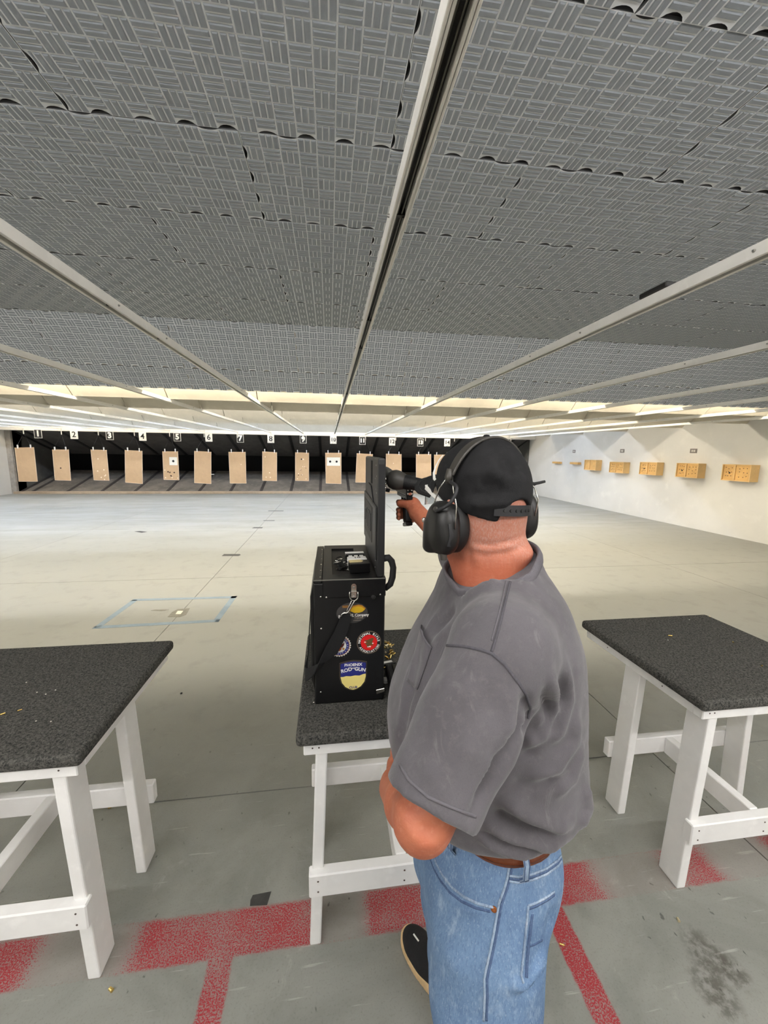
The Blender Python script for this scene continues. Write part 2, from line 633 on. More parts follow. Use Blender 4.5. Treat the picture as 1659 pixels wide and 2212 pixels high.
# ------------------------------------------------------------------ fluorescent tubes in the bays
warm, cool, cream, neutral = (255, 244, 222), (226, 237, 255), (255, 242, 220), (255, 250, 242)
TUBES = [(5.24, 2.655, [(-11.0, -4.6, warm, 1.4), (-4.4, 2.0, warm, 1.4), (2.2, 7.2, warm, 1.3)]),
         (7.75, 2.86, [(-11.0, -4.6, neutral, 0.95), (-4.4, 2.4, neutral, 0.95), (2.6, 7.0, warm, 1.3)]),
         (9.62, 2.87, [(-11.0, -4.6, cool, 0.65), (-4.4, 2.0, neutral, 0.65), (2.2, 7.0, cream, 1.25)]),
         (11.20, 2.85, [(-11.0, -4.6, cool, 0.9), (-4.4, 2.0, cool, 0.9), (2.2, 7.0, cool, 1.45)]),
         (13.35, 2.85, [(-11.0, -4.6, cool, 1.0), (-4.4, 2.0, cool, 1.0), (2.2, 7.0, cool, 1.45)]),
         (14.85, 2.84, [(-11.0, -4.6, cream, 0.7), (-4.4, 2.0, neutral, 0.7), (2.2, 7.0, cream, 1.1)])]
place = ['behind the foam baffle', 'beyond the second white baffle', 'beyond the third white baffle', 'beyond the fourth white baffle', 'beyond the fifth white baffle', 'in front of the bullet trap']
side = ['left', 'middle', 'right']
em = {}
for ti, (ty, tz, segs) in enumerate(TUBES):
    for si, (xa, xb, cc, s) in enumerate(segs):
        key = (cc, s)
        if key not in em: em[key] = emit('lamp_glow_%d' % len(em), cc, TUBE_E*s)
        lt = thing('tube_lamp', ((xa+xb)/2, ty, tz), 'fluorescent tube lamp, %s run, %s' % (side[si], place[ti]), 'lamp', 'tube lamps between the baffles')
        MB().box((xa, ty-0.05, tz+0.035), (xb, ty+0.05, ZC-0.001)).build('housing', M['lamp_housing'], parent=lt)
        MB().cyl((xa+0.02, ty, tz), (xb-0.02, ty, tz), 0.02, n=8).build('tube', em[key], parent=lt)
# lamps over the room behind the firing line
tro_m = emit('troffer_panel', (255, 246, 232), 0.0)
for k, (tx, ty) in enumerate(TROFFERS):
    lt = thing('ceiling_troffer', (tx, ty, ZC), 'flat ceiling light panel above the shooters, %s' % ['front row, far left', 'front row, over the man', 'front row, third from the left', 'front row, far right', 'rear row added for fill, left', 'rear row added for fill, right'][k], 'lamp', 'ceiling light panels behind the firing line')
    fr = MB()
    for lo, hi in (((tx-.66, ty-.36, ZC-.05), (tx+.66, ty-.32, ZC)), ((tx-.66, ty+.32, ZC-.05), (tx+.66, ty+.36, ZC)),
                   ((tx-.66, ty-.32, ZC-.05), (tx-.62, ty+.32, ZC)), ((tx+.62, ty-.32, ZC-.05), (tx+.66, ty+.32, ZC))):
        fr.box(lo, hi)
    fr.build('frame', M['lamp_housing'], parent=lt)
    ld = bpy.data.lights.new('troffer_light', 'AREA'); ld.shape = 'RECTANGLE'; ld.size = 1.2; ld.size_y = 0.6
    ld.energy = TROFFER_W; ld.color = (1.0, 0.98, 0.96)
    lo = bpy.data.objects.new('troffer_light', ld); COL.objects.link(lo); lo.parent = lt; lo.location = (0, 0, -0.06)

# fill tubes added out of view behind the photographer
fill_m = emit('fill_tube_glow', (252, 250, 250), FILL_TUBE_E)
for k, (xa, xb) in enumerate(((-5.5, -0.6), (0.4, 5.3))):
    lt = thing('fill_tube_lamp', ((xa+xb)/2, -0.65, 2.44), 'long fill tube added out of view behind the photographer, %s one' % ('left', 'right')[k], 'lamp', 'added fill tubes behind the firing line')
    MB().cyl((xa, -0.65, 2.44), (xb, -0.65, 2.44), 0.03, n=8).build('tube', fill_m, parent=lt)
    for x in (xa+0.4, xb-0.4): MB().cyl((x, -0.65, 2.47), (x, -0.65, ZC), 0.006, n=6).build('hanger', M['lamp_housing'], parent=lt)

# ------------------------------------------------------------------ target tracks
def make_track():
    t = thing('target_track', (0, 0, ZB), '', 'track', 'overhead target tracks')
    L0, L1 = -1.6, 15.0
    for s in (-1, 1):
        mb = MB().box((s*0.0195-0.0045, L0, ZB-0.042), (s*0.0195+0.0045, L1, ZB))
        mb.box((s*0.0155-0.0045, L0, ZB-0.042), (s*0.0155+0.0045, L1, ZB-0.038))
        mb.build('side_flange', M['white_metal'], parent=t, bevel=0.0025, seg=2)
    MB().box((-0.0145, L0, ZB-0.012), (0.0145, L1, ZB-0.004)).build('slot_liner', M['track_dark'], parent=t)
    for s in (-1, 1):
        MB().cyl((s*0.006, L0, ZB-0.026), (s*0.006, L1, ZB-0.026), 0.0022, n=6).build('cable', M['cable'], parent=t)
    for yy in (1.15, 2.02, 2.55, 4.55, 6.6, 9.2, 12.0):
        MB().box((-0.0148, yy-0.006, ZB-0.03), (0.0148, yy+0.006, ZB-0.012)).build('spacer', M['track_dark'], parent=t)
        for s in (-1, 1):
            MB().cyl((s*0.024, yy+0.02, ZB-0.02), (s*0.030, yy+0.02, ZB-0.02), 0.005, 0.0035, n=8).build('bolt', M['steel_bolt'], parent=t)
    # end bracket that hangs below the track
    MB().cbox((0, 14.98, ZB-0.13), (0.024, 0.02, 0.20)).build('end_bracket', M['white_metal'], parent=t)
    return t

ordn = {1: 'one', 2: 'two', 3: 'three', 4: 'four', 5: 'five', 6: 'six', 7: 'seven', 8: 'eight', 9: 'nine', 10: 'ten', 11: 'eleven', 12: 'twelve', 13: 'thirteen', 14: 'fourteen', 15: 'fifteen', 16: 'sixteen', 17: 'seventeen'}
tr0 = make_track()
for k in range(1, 17):
    t = tr0 if k == 1 else copy_tree(tr0)
    t.location = (lane_x(k), 0, ZB)
    t['label'] = 'white overhead track with dark slot, running to the target of lane %s' % ordn[k]

# ------------------------------------------------------------------ bullet trap
struct('trim_2', MB().box((XL, 15.45, 2.25), (XR, 15.85, ZC)), M['wall'])                 # beam above the trap
struct('trim_3', MB().box((XL, YF, -0.05), (XL+0.17, YF+0.5, 2.26)), M['concrete'])       # left jamb
sill = struct('trim_4', MB().box((XL+0.1, 15.72, 0.0), (XR, 15.90, 0.085)), M['sill_wood'], bevel=0.006)
trap = thing('bullet_trap', (-1.5, 16.0, 0), 'long black steel bullet trap behind the row of cardboard targets', 'bullet trap')
TY0, TY1 = 15.9, 18.3
TZ0, TZ1, RZ0, RZ1 = 2.25, 1.42, 0.06, 0.74
edges = [lane_x(k) - LANE*0.5 for k in range(0, 19)]
edges = [max(XL+0.23, min(XR-0.07, e)) for e in edges]
edges = sorted(set(round(e, 4) for e in edges))
for a, b in zip(edges[:-1], edges[1:]):
    g = 0.05
    mb = MB().prism([(a+g, TY0, TZ0), (a+g, TY1, TZ1), (a+g, TY1, TZ1+.03), (a+g, TY0, TZ0+.03)], (b-a-2*g, 0, 0))
    mb.build('upper_plate', M['trap_black'], parent=trap)
    mb = MB().prism([(a+g, TY0, RZ0), (a+g, TY1, RZ1), (a+g, TY1, RZ1-.03), (a+g, TY0, RZ0-.03)], (b-a-2*g, 0, 0))
    mb.build('ramp_plate', M['trap_ramp'], parent=trap)
for e in edges:
    g = 0.055
    MB().prism([(e-g, TY0, TZ0-.02), (e-g, TY1, TZ1-.02), (e-g, TY1, TZ1+.02), (e-g, TY0, TZ0+.02)], (2*g, 0, 0)).build('upper_strip', M['trap_strip'], parent=trap)
    MB().prism([(e-g, TY0, RZ0+.012), (e-g, TY1, RZ1+.012), (e-g, TY1, RZ1-.02), (e-g, TY0, RZ0-.02)], (2*g, 0, 0)).build('ramp_strip', M['trap_rampstrip'], parent=trap)
MB().box((XL+0.1, TY0, 0), (XL+0.17, 18.9, 2.4)).build('side_plate', M['trap_side'], parent=trap)
MB().box((XR-0.075, TY0, 0), (XR-0.02, 18.9, 2.4)).build('side_plate', M['trap_side'], parent=trap)
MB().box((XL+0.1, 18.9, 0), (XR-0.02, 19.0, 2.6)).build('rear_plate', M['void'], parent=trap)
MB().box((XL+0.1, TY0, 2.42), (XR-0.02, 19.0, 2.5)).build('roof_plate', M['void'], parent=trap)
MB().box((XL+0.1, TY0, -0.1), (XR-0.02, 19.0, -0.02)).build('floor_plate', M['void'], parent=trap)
# ------------------------------------------------------------------ lane numbers
M['sign_white'] = plain('sign_white', (238, 238, 234), 0.5)
M['sign_black'] = plain('sign_black', (28, 28, 30), 0.5)
M['cardboard'] = plain('brown_cardboard', (201, 166, 126), 0.85, var=0.06, scale=4, bump=0.1, bscale=90)
M['card_edge'] = plain('cardboard_edge_pale', (226, 203, 172), 0.85)
M['paper'] = plain('target_paper', (240, 234, 218), 0.8)
M['bull'] = plain('black_bull', (22, 22, 22), 0.7)
M['pale_patch'] = plain('pale_torn_patch', (238, 220, 188), 0.85)
M['hole_dark'] = plain('bullet_hole_dark', (70, 52, 38), 0.9)
M['clip'] = plain('clip_white', (225, 220, 212), 0.5)
M['ply'] = plain('target_box_wood', (214, 170, 104), 0.7, var=0.12, scale=6, bump=0.1)
M['ply_frame'] = plain('target_box_frame', (222, 186, 128), 0.65, var=0.1, scale=5)

SIGNS = [(82, 937), (160, 939), (237, 941), (308, 943), (383, 944), (451, 945), (519, 947), (585, 948), (655, 949), (720, 950), (783, 952), (847, 954), (908, 956), (966, 956)]
FACE = Matrix.Rotation(math.radians(90), 4, 'X')         # text plane facing -Y
for k, (px, py) in enumerate(SIGNS, 1):
    c = onY(px, py, 15.40)
    dark = k % 2 == 1
    t = thing('lane_number_sign', c, '%s plate with the number %s hanging over lane %s' % ('black' if dark else 'white', ordn[k], ordn[k]), 'sign', 'lane number signs')
    w, h = 0.245, 0.30
    bg = M['sign_black'] if dark else M['sign_white']
    fg = M['sign_white'] if dark else M['sign_black']
    if dark:
        MB().cbox(c, (w, 0.008, h)).build('border', M['sign_white'], parent=t)
        MB().cbox(c + Vector((0, -0.004, 0)), (w-0.03, 0.008, h-0.03)).build('plate', bg, parent=t)
    else:
        MB().cbox(c, (w, 0.010, h)).build('plate', bg, parent=t)
    put_text(str(k), 0.27 if k < 10 else 0.20, fg, Matrix.Translation(c + Vector((0, -0.0095, 0))) @ FACE, t, 'numeral', bold=0.012 if dark else 0.004)
    MB().cyl(c + Vector((0, 0.004, h/2-0.01)), (c.x, c.y+0.004, 2.30), 0.006, n=6).build('hanger', M['clip'], parent=t)

# ------------------------------------------------------------------ cardboard target backers
TG = {1: [(32, 967), (73, 966), (81, 1040), (41, 1040)], 2: [(113, 971), (148, 971), (153, 1038), (119, 1037)],
      3: [(196, 971), (230, 972), (236, 1038), (203, 1037)], 4: [(270, 972), (307, 974), (308, 1045), (271, 1042)],
      5: [(351, 975), (384, 975), (387, 1037), (354, 1036)], 6: [(420, 974), (456, 976), (456, 1045), (420, 1043)],
      7: [(494, 976), (530, 976), (532, 1044), (497, 1044)], 8: [(567, 975), (598, 977), (598, 1039), (567, 1038)],
      9: [(638, 977), (667, 978), (667, 1039), (638, 1038)], 10: [(703, 978), (737, 978), (737, 1045), (704, 1044)],
      11: [(771, 979), (805, 981), (802, 1042), (768, 1042)], 12: [(834, 980), (867, 981), (867, 1044), (834, 1043)],
      13: [(899, 981), (931, 981), (931, 1045), (899, 1044)], 14: [(938, 982), (971, 982), (971, 1046), (938, 1045)]}
note = {1: 'clean brown cardboard target backer, slanted, at the far left in lane one', 2: 'brown cardboard target backer with a faint scuff in lane two',
        3: 'brown cardboard target backer with pale torn holes in lane three', 4: 'clean brown cardboard target backer in lane four',
        5: 'brown cardboard target backer carrying a small square paper target, lane five', 6: 'clean brown cardboard backer with a white tab on its side, lane six',
        7: 'clean brown cardboard target backer in lane seven', 8: 'brown cardboard target backer with a few pale tears, lane eight',
        9: 'brown cardboard target backer peppered with holes in lane nine', 10: 'brown cardboard target backer carrying a wide white two-bull paper, lane ten',
        11: 'brown cardboard target backer half hidden by the upright case lid, lane eleven', 12: 'brown cardboard target backer above the spotting scope, lane twelve',
        13: 'brown cardboard target backer just left of the cap, lane thirteen', 14: 'brown cardboard target backer mostly hidden behind the cap, lane fourteen'}
rnd = random.Random(3)
TYD = 14.95
for k, q in TG.items():
    P = [onY(x, y, TYD) for x, y in q]
    c = (P[0] + P[1])/2
    t = thing('target_backer', c, note[k], 'target', 'cardboard target backers')
    MB().prism(P, (0, 0.012, 0)).build('cardboard_sheet', M['cardboard'], parent=t)
    # pale cut edges
    e = MB()
    for a, b in ((P[0], P[3]), (P[1], P[2]), (P[3], P[2])):
        e.tube([a, b], 0.008, n=4)
    e.build('cut_edge', M['card_edge'], parent=t)
    fold = P[0].lerp(P[3], 0.06), P[1].lerp(P[2], 0.06)
    if k in (2, 3, 5, 9): MB().prism([P[0], P[1], fold[1], fold[0]], (0, -0.012, 0)).build('folded_top', M['cardboard'], parent=t)
    for s in (0.16, 0.84):
        p = P[0].lerp(P[1], s)
        MB().cbox(p + Vector((0, -0.004, 0.03)), (0.028, 0.03, 0.12)).build('clip', M['clip'], parent=t)

    def spot(u, v, r, mat, name, yo=-0.004, P=P, t=t, n=7, jag=0.3):
        o = P[0].lerp(P[1], u).lerp(P[3].lerp(P[2], u), v)
        pts = [o + Vector((math.cos(a)*r*(1+rnd.uniform(-jag, jag)), yo, math.sin(a)*r*(1+rnd.uniform(-jag, jag)))) for a in [2*math.pi*i/n for i in range(n)]]
        MB().prism(pts, (0, 0.003, 0)).build(name, mat, parent=t)

    def sheet(u0, u1, v0, v1, bulls, P=P, k=k):
        R = lambda u, v: P[0].lerp(P[1], u).lerp(P[3].lerp(P[2], u), v) + Vector((0, -0.003, 0))
        Q = [R(u0, v0), R(u1, v0), R(u1, v1), R(u0, v1)]
        pt = thing('paper_target', Q[0], 'square white paper target with one black bull, pinned in lane five' if k == 5 else 'wide white paper target with two black bulls, pinned in lane ten', 'paper target')
        MB().prism(Q, (0, -0.003, 0)).build('sheet', M['paper'], parent=pt)
        for (bu, bv, r) in bulls:
            o = R(u0+(u1-u0)*bu, v0+(v1-v0)*bv) + Vector((0, -0.0045, 0))
            MB().cyl(o, o + Vector((0, -0.0015, 0)), r, n=16).build('bull', M['bull'], parent=pt)
    if k == 5:
        sheet(0.42, 0.94, 0.20, 0.48, [(0.5, 0.5, 0.04)])
        for u, v in ((.3, .72), (.42, .74), (.7, .74), (.48, .86)): spot(u, v, 0.028, M['hole_dark'], 'bullet_hole')
        for u, v in ((.1, .66), (.12, .93), (.55, .92), (.92, .93)): spot(u, v, 0.02, M['pale_patch'], 'torn_hole')
    if k == 10: sheet(0.08, 0.93, 0.15, 0.42, [(0.25, 0.5, 0.04), (0.74, 0.5, 0.04)])
    if k == 3:
        for u, v in ((.4, .3), (.3, .7), (.72, .65), (.74, .85), (.5, .9), (.8, .82), (.7, .97)): spot(u, v, 0.022, M['pale_patch'], 'torn_hole')
    if k == 2: spot(.42, .6, 0.03, M['hole_dark'], 'scuff')
    if k == 7: spot(.72, .4, 0.014, M['pale_patch'], 'torn_hole')
    if k == 8:
        for u, v in ((.18, .18), (.25, .88), (.55, .88), (.5, .72)): spot(u, v, 0.022, M['pale_patch'], 'torn_hole')
    if k == 9:
        spot(.45, .24, 0.03, M['bull'], 'bullet_hole'); spot(.58, .24, 0.03, M['pale_patch'], 'torn_hole')
        for i in range(9): spot(rnd.uniform(.15, .9), rnd.uniform(.45, .85), 0.016, M['hole_dark' if i % 2 else 'pale_patch'], 'bullet_hole')
        for u, v in ((.15, .93), (.8, .93), (.25, .75)): spot(u, v, 0.02, M['pale_patch'], 'torn_hole')
    if k == 12: spot(.48, .32, 0.018, M['pale_patch'], 'torn_hole')
    if k == 6:
        o = P[1].lerp(P[2], .7); MB().cbox(o + Vector((0.05, 0, 0)), (0.11, 0.006, 0.022)).build('paper_tab', M['clip'], parent=t)

# ------------------------------------------------------------------ wooden target boxes on the right wall
BX = [(6.72, 7.30, 1.18, 1.515, 'nearest of the five wooden target boxes on the white wall'),
      (7.85, 8.42, 1.178, 1.508, 'second nearest wooden target box on the white wall'),
      (8.99, 9.555, 1.174, 1.50, 'middle wooden target box of the five on the white wall'),
      (10.14, 10.71, 1.161, 1.474, 'fourth wooden target box counted from the nearest, on the white wall'),
      (11.31, 11.885, 1.186, 1.51, 'farthest wooden target box on the white wall, beside the two narrow blocks')]
XF = 8.20
for bi, (ya, yb, za, zb, lab) in enumerate(BX):
    t = thing('wall_target_box', (XR, (ya+yb)/2, za), lab, 'target box', 'wooden target boxes on the right wall')
    th = 0.018
    MB().box((XF, ya, za), (XR-0.002, yb, za+th)).build('bottom_board', M['ply_frame'], parent=t)
    MB().box((XF, ya, zb-th), (XR-0.002, yb, zb)).build('top_board', M['ply_frame'], parent=t)
    for y0 in (ya, yb-th): MB().box((XF, y0, za+th), (XR-0.002, y0+th, zb-th)).build('side_board', M['ply_frame'], parent=t)
    MB().box((XF+0.022, ya+th, za+th), (XF+0.04, yb-th, zb-th)).build('face_board', M['ply'], parent=t)
    ym = (ya+yb)/2 + 0.03
    MB().box((XF+0.002, ym-0.012, za+th), (XF+0.03, ym+0.012, zb-th)).build('divider', M['ply_frame'], parent=t)
    r2 = random.Random(bi+11)
    if bi < 4:
        for hseg in ((ym+0.05, yb-0.05), (ya+0.05, ym-0.05)):
            for i in range(9):
                y = hseg[0] + (hseg[1]-hseg[0])*((i % 3)+0.5+r2.uniform(-.2, .2))/3; z = za+0.06+(zb-za-0.1)*((i//3)+.5+r2.uniform(-.2, .2))/3
                MB().cyl((XF+0.0225, y, z), (XF+0.018, y, z), 0.009, n=6).build('bullet_hole', M['hole_dark'], parent=t)
        if bi < 3:
            y, z = (ym+yb)/2-0.02, za+(zb-za)*.48
            MB().cyl((XF+0.0225, y, z), (XF+0.016, y, z), 0.019, n=7).build('bullseye', M['bull'], parent=t)
for (ya, yb, za, zb, lab) in ((12.33, 12.80, 1.337, 1.408, 'narrow wooden block on the white wall next to the farthest target box'), (13.45, 13.90, 1.33, 1.396, 'narrow wooden block on the white wall nearest the bullet trap')):
    o = MB().box((8.28, ya, za), (XR-0.002, yb, zb)).build('wall_block', M['ply'], origin=(XR, (ya+yb)/2, za), bevel=0.004)
    tag(o, lab, 'wood block')
# small distance plates
M['plate_grey'] = plain('plate_grey', (120, 112, 106), 0.6)
M['plate_face'] = plain('plate_face', (206, 202, 196), 0.6)
for (px, py, w, lab) in ((1240, 975, 0.15, 'small grey plate on the white wall above the farthest boxes'), (1344, 974, 0.16, 'small grey plate on the white wall, middle one of three'), (1498, 974, 0.17, 'small grey plate on the white wall, nearest one of three')):
    c = onX(px, py, XR-0.006)
    t = thing('wall_plate', c, lab, 'plate', 'small plates on the right wall')
    MB().cbox(c, (0.008, w, 0.10)).build('plate', M['plate_grey'], parent=t)
    for s in (-1, 1): MB().cbox(c + Vector((-0.005, s*w*0.16, 0)), (0.003, w*0.24, 0.05)).build('mark', M['plate_face'], parent=t)

# ------------------------------------------------------------------ tape and patches on the floor
M['blue_tape'] = plain('blue_floor_tape', (128, 146, 160), 0.7, var=0.12, scale=12, kind='World')
M['dark_tape'] = plain('black_floor_tape', (62, 62, 60), 0.75, var=0.2, scale=30, kind='World')
M['grey_patch'] = plain('grey_patch', (128, 126, 116), 0.8, var=0.2, scale=20, kind='World')
t = thing('floor_tape_square', (-1.65, 4.2, 0), 'blue tape rectangle stuck on the floor beyond the left bench', 'floor tape')
A = [onZ(x, y, 0) for x, y in ((210, 1355), (467, 1341), (505, 1290), (292, 1296))]
cc = sum(A, Vector())/4
for i in range(4):
    a, b = A[i], A[(i+1) % 4]
    d = (b-a).normalized(); n2 = Vector((-d.y, d.x, 0))*0.03
    MB().prism([a-n2-d*.03, b-n2+d*.03, b+n2+d*.03, a+n2-d*.03], (0, 0, 0.0012)).build('tape_strip', M['blue_tape'], parent=t)


def floor_patch(name, pts, mat, lab, cat, h=0.0015):
    P = [onZ(x, y, 0) for x, y in pts]
    c = sum(P, Vector())/len(P)
    o = MB().prism(P, (0, 0, h)).build(name, mat, origin=c); tag(o, lab, cat); return o


floor_patch('tape_patch', [(541, 1945), (546, 1934), (586, 1926), (577, 1955), (540, 1957)], M['dark_tape'], 'small black tape patch on the floor at the edge of the red line', 'tape')
floor_patch('mortar_patch', [(362, 1333), (372, 1322), (384, 1316), (410, 1314), (402, 1328), (388, 1333)], M['grey_patch'], 'rough grey repair patch inside the blue tape rectangle', 'patch')
floor_patch('white_card', [(379, 1327), (384, 1320), (396, 1320), (390, 1327)], M['paper'], 'small white square on the repair patch inside the blue rectangle', 'card', 0.003)
floor_patch('mortar_patch', [(326, 1319), (335, 1317), (365, 1317), (350, 1320)], M['grey_patch'], 'thin grey smear left of the white square in the blue rectangle', 'patch')
floor_patch('tape_patch', [(479, 1201), (484, 1197), (518, 1197), (520, 1199), (515, 1201)], M['dark_tape'], 'grey tape patch on the floor between blue rectangle and targets', 'tape')
floor_patch('tape_patch', [(544, 1141), (549, 1139), (568, 1139), (566, 1141)], M['dark_tape'], 'farthest grey tape patch on the pale floor', 'tape')
floor_patch('tape_strip', [(290, 1148), (303, 1147), (318, 1149), (306, 1151)], M['dark_tape'], 'dark crossed tape strip on the floor in front of lane four', 'tape')
floor_patch('tape_strip', [(579, 1104), (580, 1103), (613, 1103), (612, 1104)], M['dark_tape'], 'thin dark strip on the far floor in front of lane nine', 'tape')
floor_patch('tape_strip', [(568, 1125), (570, 1124), (594, 1124), (592, 1125)], M['dark_tape'], 'thin dark strip on the floor nearer than the lane nine strip', 'tape')

# ------------------------------------------------------------------ benches
M['bench_white'] = plain('bench_white_paint', (248, 247, 244), 0.5, var=0.05, scale=7, bump=0.12, bscale=60)
def carpet(name, c1, c2):
    t = MT(name, c1, 1.0, 0, 0.05)
    n = t.noise(150, 5, 0.75, dist=0.8); n2 = t.noise(34, 5, 0.65, dist=2.0)
    t.mix(n.smooth(0.35, 0.68), c2); t.mix(n2.smooth(0.55, 0.75)*0.6, c2)
    t.bump(n + n2*0.6, 0.8, 0.006)
    return t.done()
M['carpet'] = carpet('charcoal_carpet', (54, 55, 54), (116, 114, 108))
M['nail'] = plain('dark_nail', (96, 84, 78), 0.6, 0.3)
BW, BY0, BY1, BZ = 0.72, 1.115, 1.79, 0.82


def make_bench():
    t = thing('shooting_bench', (0, BY0, 0), '', 'bench', 'white benches at the firing line')
    w = BW
    top = MB().box((-0.01, BY0-0.012, BZ-0.042), (w+0.01, BY1+0.01, BZ)).build('carpet_top', M['carpet'], parent=t, bevel=0.014, seg=3)
    MB().box((0.012, BY0+0.008, BZ-0.085), (w-0.012, BY0+0.046, BZ-0.042)).build('front_apron', M['bench_white'], parent=t, bevel=0.003)
    MB().box((0.012, BY1-0.05, BZ-0.085), (w-0.012, BY1-0.012, BZ-0.042)).build('rear_apron', M['bench_white'], parent=t, bevel=0.003)
    for x0 in (0.012, w-0.05): MB().box((x0, BY0+0.046, BZ-0.085), (x0+0.038, BY1-0.05, BZ-0.042)).build('side_apron', M['bench_white'], parent=t, bevel=0.003)
    sp = 0.03
    lx = {}
    for s in (0, 1):
        for (ya, yb) in ((BY0+0.015, BY0+0.105), (1.452, 1.542)):
            x0 = 0.05 if s == 0 else w-0.088
            xb = x0 - sp if s == 0 else x0 + sp
            P = [(x0, ya, BZ-0.05), (x0+0.038, ya, BZ-0.05), (xb+0.038, ya, 0.0), (xb, ya, 0.0)]
            MB().prism(P, (0, yb-ya, 0)).build('leg', M['bench_white'], parent=t, bevel=0.005, seg=2)
    xa, xb = 0.022, w-0.022
    fs = MB().box((xa, BY0-0.008, 0.222), (xb, BY0+0.03, 0.308)).build('front_stretcher', M['bench_white'], parent=t, bevel=0.004)
    for x in (xa+.03, xb-.03, w/2-0.02):
        for z in (0.245, 0.285): MB().cyl((x, BY0-0.0075, z), (x, BY0-0.009, z), 0.0032, n=6).build('nail_head', M['nail'], parent=fs)
    MB().box((0.012, 1.542, 0.225), (w-0.012, 1.58, 0.312)).build('rear_stretcher', M['bench_white'], parent=t, bevel=0.004)
    MB().box((w/2-0.045, BY0+0.03, 0.225), (w/2-0.007, 1.542, 0.308)).build('centre_stretcher', M['bench_white'], parent=t, bevel=0.003)
    for x in (0.04, 0.06, w-0.06):
        MB().cyl((x, BY0+0.0085, BZ-0.06), (x, BY0+0.007, BZ-0.06), 0.0028, n=6).build('nail_head', M['nail'], parent=t)
    for y in (1.3, 1.62): MB().cyl((0.0125, y, BZ-0.063), (0.011, y, BZ-0.063), 0.0028, n=6).build('nail_head', M['nail'], parent=t)
    return t


b0 = make_bench()
for i, (bx, rz, lab) in enumerate(((-1.44, 0.0, 'empty white bench with charcoal carpet top at the left'),
                               (-0.10, 0.0, 'white bench with charcoal carpet top carrying the black pistol case'),
                               (1.315, 0.0, 'empty white bench with charcoal carpet top at the right'))):
    t = b0 if i == 0 else copy_tree(b0)
    t.location = (bx, BY0, 0); t['label'] = lab

# black clamp on the track of lane eleven
tk = [o for o in COL.objects if o.name.startswith('target_track') and abs(o.location.x-lane_x(11)) < 0.01][0]
pb = onZ(1225, 618, ZB+0.004)
MB().box((lane_x(11)-0.03, pb.y-0.07, ZB), (lane_x(11)+0.03, pb.y+0.07, ZB+0.022)).build('clamp', M['track_dark'], origin=None, parent=tk, bevel=0.004)
# ------------------------------------------------------------------ thin wires that carry the target backers
M['wire'] = plain('black_wire', (40, 38, 36), 0.5, 0.3)
for o in [q for q in COL.objects if q.name.startswith('target_backer')]:
    k = min(range(1, 17), key=lambda j: abs(lane_x(j) - o.location.x))
    top = Vector((lane_x(k), 14.985, ZB-0.22))
    cl = [c for c in o.children if c.name.startswith('clip')]
    for c in cl:
        p = sum((Vector(v.co) for v in c.data.vertices), Vector())/8 + Vector(o.location) + Vector((0, 0, 0.055))
        MB().cyl(p, top, 0.0035, n=4).build('hang_wire', M['wire'], parent=o)

# ------------------------------------------------------------------ pistol case
M['case_black'] = plain('black_case_shell', (13, 13, 14), 0.42, var=0.1, scale=20, bump=0.12, bscale=300, spec=0.4)
M['case_lid'] = plain('dark_grey_lid', (40, 40, 41), 0.5, bump=0.1, bscale=300)
M['case_recess'] = plain('case_recess', (40, 37, 34), 0.6)
M['chrome'] = plain('bright_chrome', (215, 212, 205), 0.18, 1.0)
M['webbing'] = plain('black_webbing', (14, 14, 15), 0.9, bump=0.4, bscale=500)
M['rubber'] = plain('black_rubber', (24, 24, 25), 0.7)
CXA, CXB, CYA, CYB, CZA, CZB = -0.056, 0.181, 1.25, 1.72, BZ, 1.265
case = thing('pistol_case', ((CXA+CXB)/2, (CYA+CYB)/2, BZ), 'tall black pistol case with stickers, its lid standing upright', 'case')
MB().box((CXA, CYA, CZA), (CXB, CYB, CZB-0.012)).build('body', M['case_black'], parent=case, bevel=0.006, seg=2)
# top: left rail, panel with recessed tray
MB().box((CXA-0.001, CYA-0.004, CZB-0.012), (CXA+0.028, CYB, CZB-0.002)).build('top_rail', M['case_black'], parent=case, bevel=0.003, seg=2)
tp = MB()
xa, xb, ya, yb = CXA+0.030, CXB+0.001, CYA-0.005, CYB
ra, rb, rc, rd = 0.005, 0.098, CYA+0.05, CYB-0.06
for lo, hi in (((xa, ya), (ra, yb)), ((rb, ya), (xb, yb)), ((ra, ya), (rb, rc)), ((ra, rd), (rb, yb))):
    tp.box((lo[0], lo[1], CZB-0.012), (hi[0], hi[1], CZB))
tp.build('top_panel', M['case_black'], parent=case)
MB().box((ra-0.002, rc-0.002, CZB-0.016), (rb+0.002, rd+0.002, CZB-0.008)).build('tray', M['case_recess'], parent=case, bevel=0.003)
MB().box((CXA+0.03, CYA-0.006, CZB-0.062), (CXB+0.001, CYA-0.0005, CZB-0.001)).build('front_flap', M['case_black'], parent=case, bevel=0.002)
MB().cyl((CXA, CYA-0.0055, CZB-0.0015), (CXB, CYA-0.0055, CZB-0.0005), 0.0022, n=6).build('edge_highlight', plain('edge_highlight_grey', (120, 118, 112), 0.3, 0.8), parent=case)  # pale metal strip stands in for the highlight along the front edge
MB().prism([(CXA-0.012, CYA+0.02, 1.20), (CXA, CYA+0.012, 1.255), (CXA, CYA+0.012, 0.86), (CXA-0.012, CYA+0.02, 0.90)], (0, 0.40, 0)).build('left_door', M['case_black'], parent=case, bevel=0.003)


def fpt(px, py, off=0.0, Y=CYA):
    return onY(px, py, Y) + Vector((0, -off, 0))


